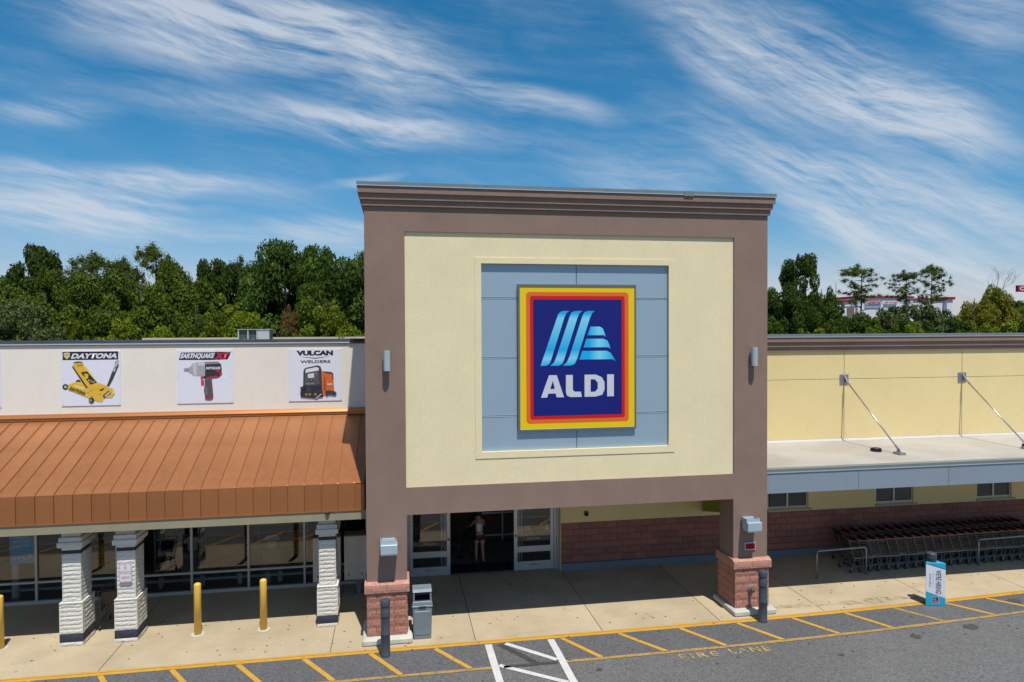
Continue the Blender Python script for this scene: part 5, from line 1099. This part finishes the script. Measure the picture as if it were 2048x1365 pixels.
def crown(name, seed, style, leaves):
    """leaf-sized faces spread through clumps; unit size: radius 1 in x and y, z from -1 to 1"""
    g = np.random.default_rng(seed); cl = []
    if style == 'broad':
        for i in range(78):
            d = g.normal(size=3); d /= np.linalg.norm(d); d[2] = d[2]*.95+.12; r_ = g.uniform(.45, 1.0)**.6*.86; lump = 1+.16*math.sin(3*math.atan2(d[1], d[0])+seed)
            cl.append((d*r_*np.array([lump, lump, 1]), g.uniform(.10, .29)))
    elif style == 'tall':
        for i in range(64):
            z = g.uniform(-1, .92); w = (1-max(z, -.2)**2*.9)**.5*(.85+.25*math.sin(z*7+seed)); a = g.uniform(0, 2*PI); rr_ = w*g.uniform(.3, 1)**.5*.85
            cl.append((np.array([math.cos(a)*rr_, math.sin(a)*rr_, z]), g.uniform(.14, .26)))
        cl.append((np.array([.05, 0, .95]), .13)); cl.append((np.array([-.25, .1, .80]), .14))
    elif style == 'pine':
        for k in range(20):
            z = -.9+1.55*(k/19)+g.uniform(-.06, .06); reach = (1-max(z, -.3)**2*1.1)**.5*g.uniform(.45, 1.0); a = g.uniform(0, 2*PI)
            for s_ in np.linspace(.3, 1, 6): cl.append((np.array([math.cos(a+s_*.25)*reach*s_+g.normal()*.05, math.sin(a+s_*.25)*reach*s_+g.normal()*.05, z+.14*s_+g.normal()*.04]), g.uniform(.07, .15)))
        for q in range(34): a = g.uniform(0, 2*PI); q_ = g.uniform(0, .62); cl.append((np.array([math.cos(a)*q_, math.sin(a)*q_, .35+.6*(1-q_)*g.uniform(.3, 1)]), g.uniform(.08, .15)))
    elif style == 'shrub':
        for i in range(80):
            a = g.uniform(0, 2*PI); r_ = g.uniform(0, 1)**.5*.92; z = (1-r_*r_)**.5*g.uniform(.2, .95)*1.2-.35
            cl.append((np.array([math.cos(a)*r_, math.sin(a)*r_, z]), g.uniform(.10, .20)))
    cc = np.array([c for c, _ in cl]); cr_ = np.array([r_ for _, r_ in cl]); wt = cr_**2; wt /= wt.sum()
    idx = g.choice(len(cl), leaves, p=wt); d = g.normal(size=(leaves, 3)); d /= np.linalg.norm(d, axis=1)[:, None]
    rad = g.uniform(.35, 1.12, leaves)**.5 if style != 'pine' else np.abs(g.normal(0, .75, leaves)); flatk = np.array([1, 1, .85 if style in ('pine',) else .8])
    pos = cc[idx]+d*rad[:, None]*cr_[idx][:, None]*flatk
    nrm = d*.6+g.normal(size=(leaves, 3))*.55+np.array([0, 0, .35]); nrm /= np.linalg.norm(nrm, axis=1)[:, None]
    a = np.cross(nrm, g.normal(size=(leaves, 3))); a /= np.linalg.norm(a, axis=1)[:, None]; b = np.cross(nrm, a)
    s_ = g.lognormal(0, .38, leaves)[:, None]*(.0245 if style != 'pine' else .022); asp = (.6 if style != 'pine' else .38)
    V = np.empty((leaves, 4, 3)); V[:, 0] = pos-a*s_; V[:, 1] = pos-b*s_*asp+a*s_*.1; V[:, 2] = pos+a*s_; V[:, 3] = pos+b*s_*asp+a*s_*.1
    me = bpy.data.meshes.new(name); me.vertices.add(leaves*4); me.vertices.foreach_set('co', V.reshape(-1)); me.loops.add(leaves*4); me.loops.foreach_set('vertex_index', np.arange(leaves*4, dtype=np.int32))
    me.polygons.add(leaves); me.polygons.foreach_set('loop_start', np.arange(0, leaves*4, 4, dtype=np.int32))
    at = me.attributes.new('shade', 'FLOAT', 'FACE'); cs = g.uniform(0, 1, len(cl))
    at.data.foreach_set('value', np.clip(cs[idx]*.55+g.uniform(0, .6, leaves), 0, 1).astype(np.float32)); me.update(); me.validate(); return me
CR = {}
NL = dict(broad=34000, tall=34000, pine=22000, shrub=24000)
for st, n_ in (('broad', 3), ('tall', 2), ('pine', 3), ('shrub', 3)):
    for i in range(n_): CR[(st, i)] = crown('crown', 11*i+len(st), st, NL[st])
CRM = {}
def tree(x, y, top, hw, style, col, lab, cat='tree', group=None, base=None, seed=0, name='tree', trunk_r=.2, depth=None):
    """base: height where the crown starts"""
    t = empty(name, (x, y, -.05), lab, cat, group)
    rnd = random.Random(seed*77+int(x*10)); n_ = {'broad': 3, 'tall': 2, 'pine': 3, 'shrub': 3}[style]; v = rnd.randrange(n_)
    key = (style, v, col)
    if key not in CRM: m2 = CR[(style, v)].copy(); m2.materials.append(LM[col]); CRM[key] = m2
    base = (top*.15 if base is None else base); hz = (top-base)/2
    rz = rnd.uniform(0, 6.28)
    if style == 'shrub': o = place('crown', CRM[key], (x, y, top-hz*2/1.3*.92), t, rot=(0, 0, rz), scale=(hw, depth or hw, hz*2/1.3))
    else: o = place('crown', CRM[key], (x, y, base+hz), t, rot=(0, 0, rz), scale=(hw, depth or hw, hz))
    tk = MB(); ln = (rnd.uniform(-.04, .04)*top, rnd.uniform(-.03, .03)*top)
    H = top*.92 if style != 'shrub' else top*.5
    pts = [(x+ln[0]*math.sin(q*2), y+ln[1]*q, -.05+q*H) for q in (0, .25, .5, .75, 1)]; tk.tube(pts, trunk_r, 8, True, .04)
    for k in range(16 if style == 'pine' else 9):
        q = rnd.uniform(.35, .9) if style != 'pine' else rnd.uniform(base/top*1.02, .95); p = Vector((x+ln[0]*math.sin(q*2), y+ln[1]*q, q*H)); a = rnd.uniform(0, 6.28); L = hw*rnd.uniform(.4, .85)*(1.1-q*.5)
        tk.tube([p, p+Vector((math.cos(a)*L*.5, math.sin(a)*L*.5, L*.12)), p+Vector((math.cos(a)*L, math.sin(a)*L, L*(.15 if style == 'pine' else .45)))], trunk_r*.35, 5, False, .02)
    tk.build('trunk', M['trunk'], t); return t
WG = 'trees of the wood behind the left store'
T = [(-33.8, 52, 13.9, 4.0, 'broad', 'dark', 'dark broadleaf tree in the back row at the far left edge of the wood'),  # positions and tops worked out from image pixels, each at a chosen depth
 (-30.7, 50, 14.9, 2.7, 'tall', 'dark', 'narrow dark tree rising as a knob near the left edge of the wood'),
 (-27.3, 46, 12.5, 2.4, 'tall', 'mid', 'slim tree filling the dip right of the leftmost knob'),
 (-26.2, 50, 13.2, 2.9, 'pine', 'pine', 'open pine left of the flat topped pine'),
 (-27.9, 55, 15.6, 3.7, 'pine', 'pine', 'flat topped spreading pine against the sky'),
 (-25.0, 54, 15.0, 2.6, 'pine', 'pine', 'smaller open pine right of the flat topped one'),
 (-21.8, 52, 16.2, 2.7, 'pine', 'pine', 'pine with a dense round head, highest in the middle of the wood'),
 (-19.2, 48, 14.1, 2.9, 'broad', 'mid', 'round tree just right of the dense headed pine'),
 (-17.3, 50, 13.8, 2.6, 'broad', 'mid', 'light leaved tree with a thin top in the low middle of the skyline'),
 (-15.2, 48, 13.7, 2.4, 'tall', 'dark', 'pointed dark tree left of the three needled pines'),
 (-13.9, 52, 14.8, 2.7, 'pine', 'pine', 'pine tuft on the skyline left of the tallest tree'),
 (-12.0, 50, 14.8, 2.7, 'broad', 'dark', 'shoulder tree leaning against the tallest tree'),
 (-8.9, 44, 16.0, 3.9, 'broad', 'dark', 'tallest broadleaf tree of the wood, high above the roof unit'),
 (-6.3, 45, 14.6, 2.4, 'tall', 'dark', 'dark tree just right of the tallest one'),
 (-3.4, 42, 15.0, 3.7, 'broad', 'dark', 'big dark tree standing beside the tower edge'),
 (-1.4, 44, 15.0, 3.0, 'broad', 'dark', 'dark tree partly hidden by the tower edge'),
 (-31.5, 46, 12.2, 3.6, 'broad', 'mid', 'olive green tree at the left edge below the skyline'),
 (-26.2, 42, 11.5, 2.8, 'broad', 'mid', 'yellowish green tree right of the silvery willow'),
 (-23.8, 45, 12.8, 3.6, 'broad', 'mid', 'wide olive tree under the flat topped pine'),
 (-19.5, 43, 11.8, 3.2, 'broad', 'mid', 'broad mid green tree below the dense headed pine'),
 (-16.4, 44, 12.0, 3.2, 'broad', 'mid', 'mid green tree below the dip in the skyline'),
 (-13.0, 43, 11.3, 2.9, 'broad', 'bright', 'mid green tree left of the tallest trunk'),
 (-5.2, 40, 12.0, 2.8, 'broad', 'mid', 'lighter tree in front between the two big dark trees')]
for i, (x, y, z, w_, st, c, lab) in enumerate(T):
    tree(x, y, z, w_, st, c, lab, group=WG, seed=i, base=(z*.48 if st == 'pine' else z*.12), trunk_r=.26)
F = [(-25.3, 36, 10.2, 3.3, 'broad', 'grey', 'silvery grey willow-like tree at the left edge in front of the wood'),
 (-22.5, 38, 9.0, 2.0, 'shrub', 'bright', 'bright low bush right of the silvery tree'),
 (-21.2, 40, 10.2, 2.4, 'broad', 'mid', 'rounded green tree in front, left of the bright bushes'),
 (-18.8, 37, 8.8, 2.1, 'shrub', 'bright', 'bright yellow-green bush above the parapet, left of centre'),
 (-16.1, 37, 8.8, 2.2, 'shrub', 'bright', 'bright bush standing left of the roof unit'),
 (-14.2, 39, 10.1, 2.1, 'broad', 'mid', 'small rounded tree behind and left of the roof unit'),
 (-12.2, 37, 8.7, 1.9, 'shrub', 'bright', 'bright bush directly behind the roof unit'),
 (-10.8, 38, 9.5, 1.9, 'broad', 'bright', 'green sapling right of the roof unit'),
 (-7.3, 39, 10.2, 1.2, 'broad', 'rust', 'small rusty brown leaved tree under the tallest tree'),
 (-4.0, 36, 9.8, 2.8, 'shrub', 'bright', 'bright vine covered bush beside the tower'),
 (-1.0, 37, 9.6, 2.4, 'shrub', 'bright', 'bright bush ending at the tower edge'),
 (-6.8, 37, 8.6, 1.9, 'shrub', 'mid', 'dark green bush at the foot of the tallest tree')]
for i, (x, y, z, w_, st, c, lab) in enumerate(F): tree(x, y, z, w_, st, c, lab, group='bushes and small trees in front of the wood', seed=100+i, base=(1.5 if st == 'broad' else 3.4), trunk_r=.14)
rnd = random.Random(21)
for i in range(26):      # the inside of the wood, where one crown runs into the next
    x = -37+i*1.5+rnd.uniform(-.5, .5); y = rnd.choice((49, 56, 60)); z = rnd.uniform(11.0, 12.6)
    tree(x, y, z, 3.2, 'broad', rnd.choice(('dark', 'mid')), 'half hidden tree deep in the wood, %s from the left among those filling the gaps' % (ordinal(i) if i < 24 else ['twenty-fifth', 'twenty-sixth'][i-24]), group='inner trees of the wood', seed=200+i, base=.8, trunk_r=.2)
# right side
G2 = 'trees beyond the right store wing'
tree(49.7, 60, 16.2, 3.3, 'tall', 'dark', 'tall dark tree right of the tower', group=G2, base=1, seed=1)
tree(45.9, 58, 12.9, 3.3, 'broad', 'dark', 'dark round lobe between the tower and the tall dark tree', group=G2, base=1, seed=2)
tree(51.4, 58, 13.4, 2.6, 'broad', 'dark', 'lower dark tree on the right flank of the tall dark tree', group=G2, base=1, seed=3)
tree(48.7, 57, 12.0, 2.8, 'broad', 'dark', 'dark tree filling the middle of the dark clump', group=G2, base=1, seed=8)
def pine(x, y, top, hw, lab, seed, base):
    tree(x, y, top, hw, 'pine', 'pine', lab, group='lone pines beyond the right wing', base=base, seed=seed, name='pine_tree', trunk_r=.24)
pine(66.3, 72, 16.9, 3.5, 'left one of three lone pines, with the widest crown', 4, 10.6); pine(75.5, 74, 16.3, 2.7, 'middle lone pine with a compact round crown', 5, 11.0); pine(81.8, 76, 17.6, 2.9, 'right lone pine with a thin open crown', 6, 10.8)
tree(79.0, 62, 13.2, 3.0, 'broad', 'gold', 'yellow-green tree under the bare branches', group=G2, base=1, seed=7); tree(75.6, 61, 12.4, 2.8, 'broad', 'gold', 'yellow-green tree left of the bare tree', group=G2, base=1, seed=9); tree(81.2, 60, 11.0, 2.9, 'broad', 'gold', 'yellowish tree at the right edge of the view', group=G2, base=1, seed=10)
tree(112, 90, 13.1, 4.5, 'broad', 'dark', 'dark distant tree at the right edge behind the sign', group=G2, base=1, seed=11); tree(118, 92, 12.6, 4.5, 'broad', 'dark', 'dark distant tree just past the right edge', group=G2, base=1, seed=12)
tree(150, 160, 18.0, 6.0, 'broad', 'mid', 'green treetop showing over the far white building', group=G2, base=2, seed=13)
H_ = [(40.4, 50, 8.6, 2.3, 'mid', 'green bush just right of the tower'), (44.5, 50, 8.5, 2.2, 'bright', 'low bright bush under the dark clump'), (51.2, 55, 9.2, 2.3, 'mid', 'bush at the right foot of the dark clump'),
 (55.8, 58, 10.2, 3.0, 'dark', 'dark bush below the left lone pine'), (61.0, 62, 10.9, 4.2, 'grey', 'wide grey-green oak hiding the white building left of centre'), (66.6, 64, 11.4, 4.8, 'grey', 'highest grey-green oak in front of the white building'), (71.0, 64, 11.2, 4.4, 'grey', 'grey-green oak below the right lone pine'),
 (74.5, 66, 10.9, 3.8, 'mid', 'oak between the lone pines and the yellowish trees'), (54.7, 54, 9.2, 2.6, 'mid', 'low bush in front of the left oaks'), (60.5, 54, 9.1, 3.0, 'dark', 'low dark bush in front of the middle oaks'), (65.9, 54, 9.3, 2.8, 'mid', 'low bush in front of the right oaks'),
 (69.6, 52, 9.2, 3.0, 'bright', 'bright palm-like bush below the yellow-green trees'), (74.0, 52, 9.2, 3.2, 'bright', 'bright bush at the right edge above the parapet'), (37.5, 50, 8.4, 2.2, 'mid', 'bush hidden mostly behind the tower side'), (57.6, 52, 8.7, 2.4, 'bright', 'small bright bush in the hedge left of centre')]
for i, (x, y, z, w_, c, lab) in enumerate(H_): tree(x, y, z, w_, 'shrub', c, lab, cat='bush' if z < 10 else 'tree', group='bushes and oaks above the right parapet', seed=300+i, base=3.0, trunk_r=.15, name='bush' if z < 10 else 'tree')
t = empty('dead_tree', (83.3, 66, 0), 'bare grey tree with forked branches against the sky at right', 'tree')
tk = MB(); rnd = random.Random(17)
def branch(p, d, L, r_, k):
    q = p+d*L; mid = (p+q)/2+Vector((rnd.uniform(-.08, .08)*L, 0, 0)); tk.tube([p, mid, q], r_, 5, False, r_*.6)
    if k == 0: return
    for s_ in range(3 if k > 2 else 2):
        nd = (d+Vector((rnd.uniform(-.75, .75), rnd.uniform(-.6, .6), rnd.uniform(-.15, .4)))).normalized(); branch(q, nd, L*rnd.uniform(.6, .82), r_*.55, k-1)
tk.tube([(83.3, 66, -.05), (83.4, 66, 6), (83.3, 66, 12.2)], .25, 8, True, .12); br = MB(); tk_, tk = tk, br
branch(Vector((83.3, 66, 12.1)), Vector((.2, 0, 1)).normalized(), 1.5, .07, 4); branch(Vector((83.3, 66, 11.8)), Vector((.75, 0, .8)).normalized(), 1.6, .07, 4); branch(Vector((83.3, 66, 12.0)), Vector((-.45, 0, .9)).normalized(), 1.3, .05, 3)
tk_.build('trunk', M['deadwood'], t); br.build('branches', M['deadwood'], t)
# distant woods to the horizon
tl = crown('wood', 99, 'shrub', 15000); tl.materials.append(LM['mid'])
for i, (x, y, hw, z) in enumerate([(-90, 75, 40, 11), (-10, 85, 45, 10), (60, 95, 35, 9.5), (150, 150, 45, 11), (210, 130, 50, 11), (-150, 60, 40, 11)]):
    place('distant_woods', tl, (x, y, z*.45), rot=(0, 0, i), scale=(hw, hw*.35 if False else hw*.4, z*.75), kind='stuff')['label'] = 'far woods closing the horizon'

# ------------------------------------------------------------------ litter and specks on the pavement
rnd = random.Random(31)
sp = MB()
for i in range(420):
    x = rnd.uniform(-9, 21); y = rnd.uniform(-2.6, 3.4); s_ = rnd.uniform(.008, .028)
    sp.box(x-s_, x+s_, y-s_*.6, y+s_*.6, MZ+.001 if y < yc(x)+.02 else .002, (MZ if y < yc(x)+.02 else 0)+.008)
sp.build('leaf_litter', M['dirtjoint'], kind='stuff')
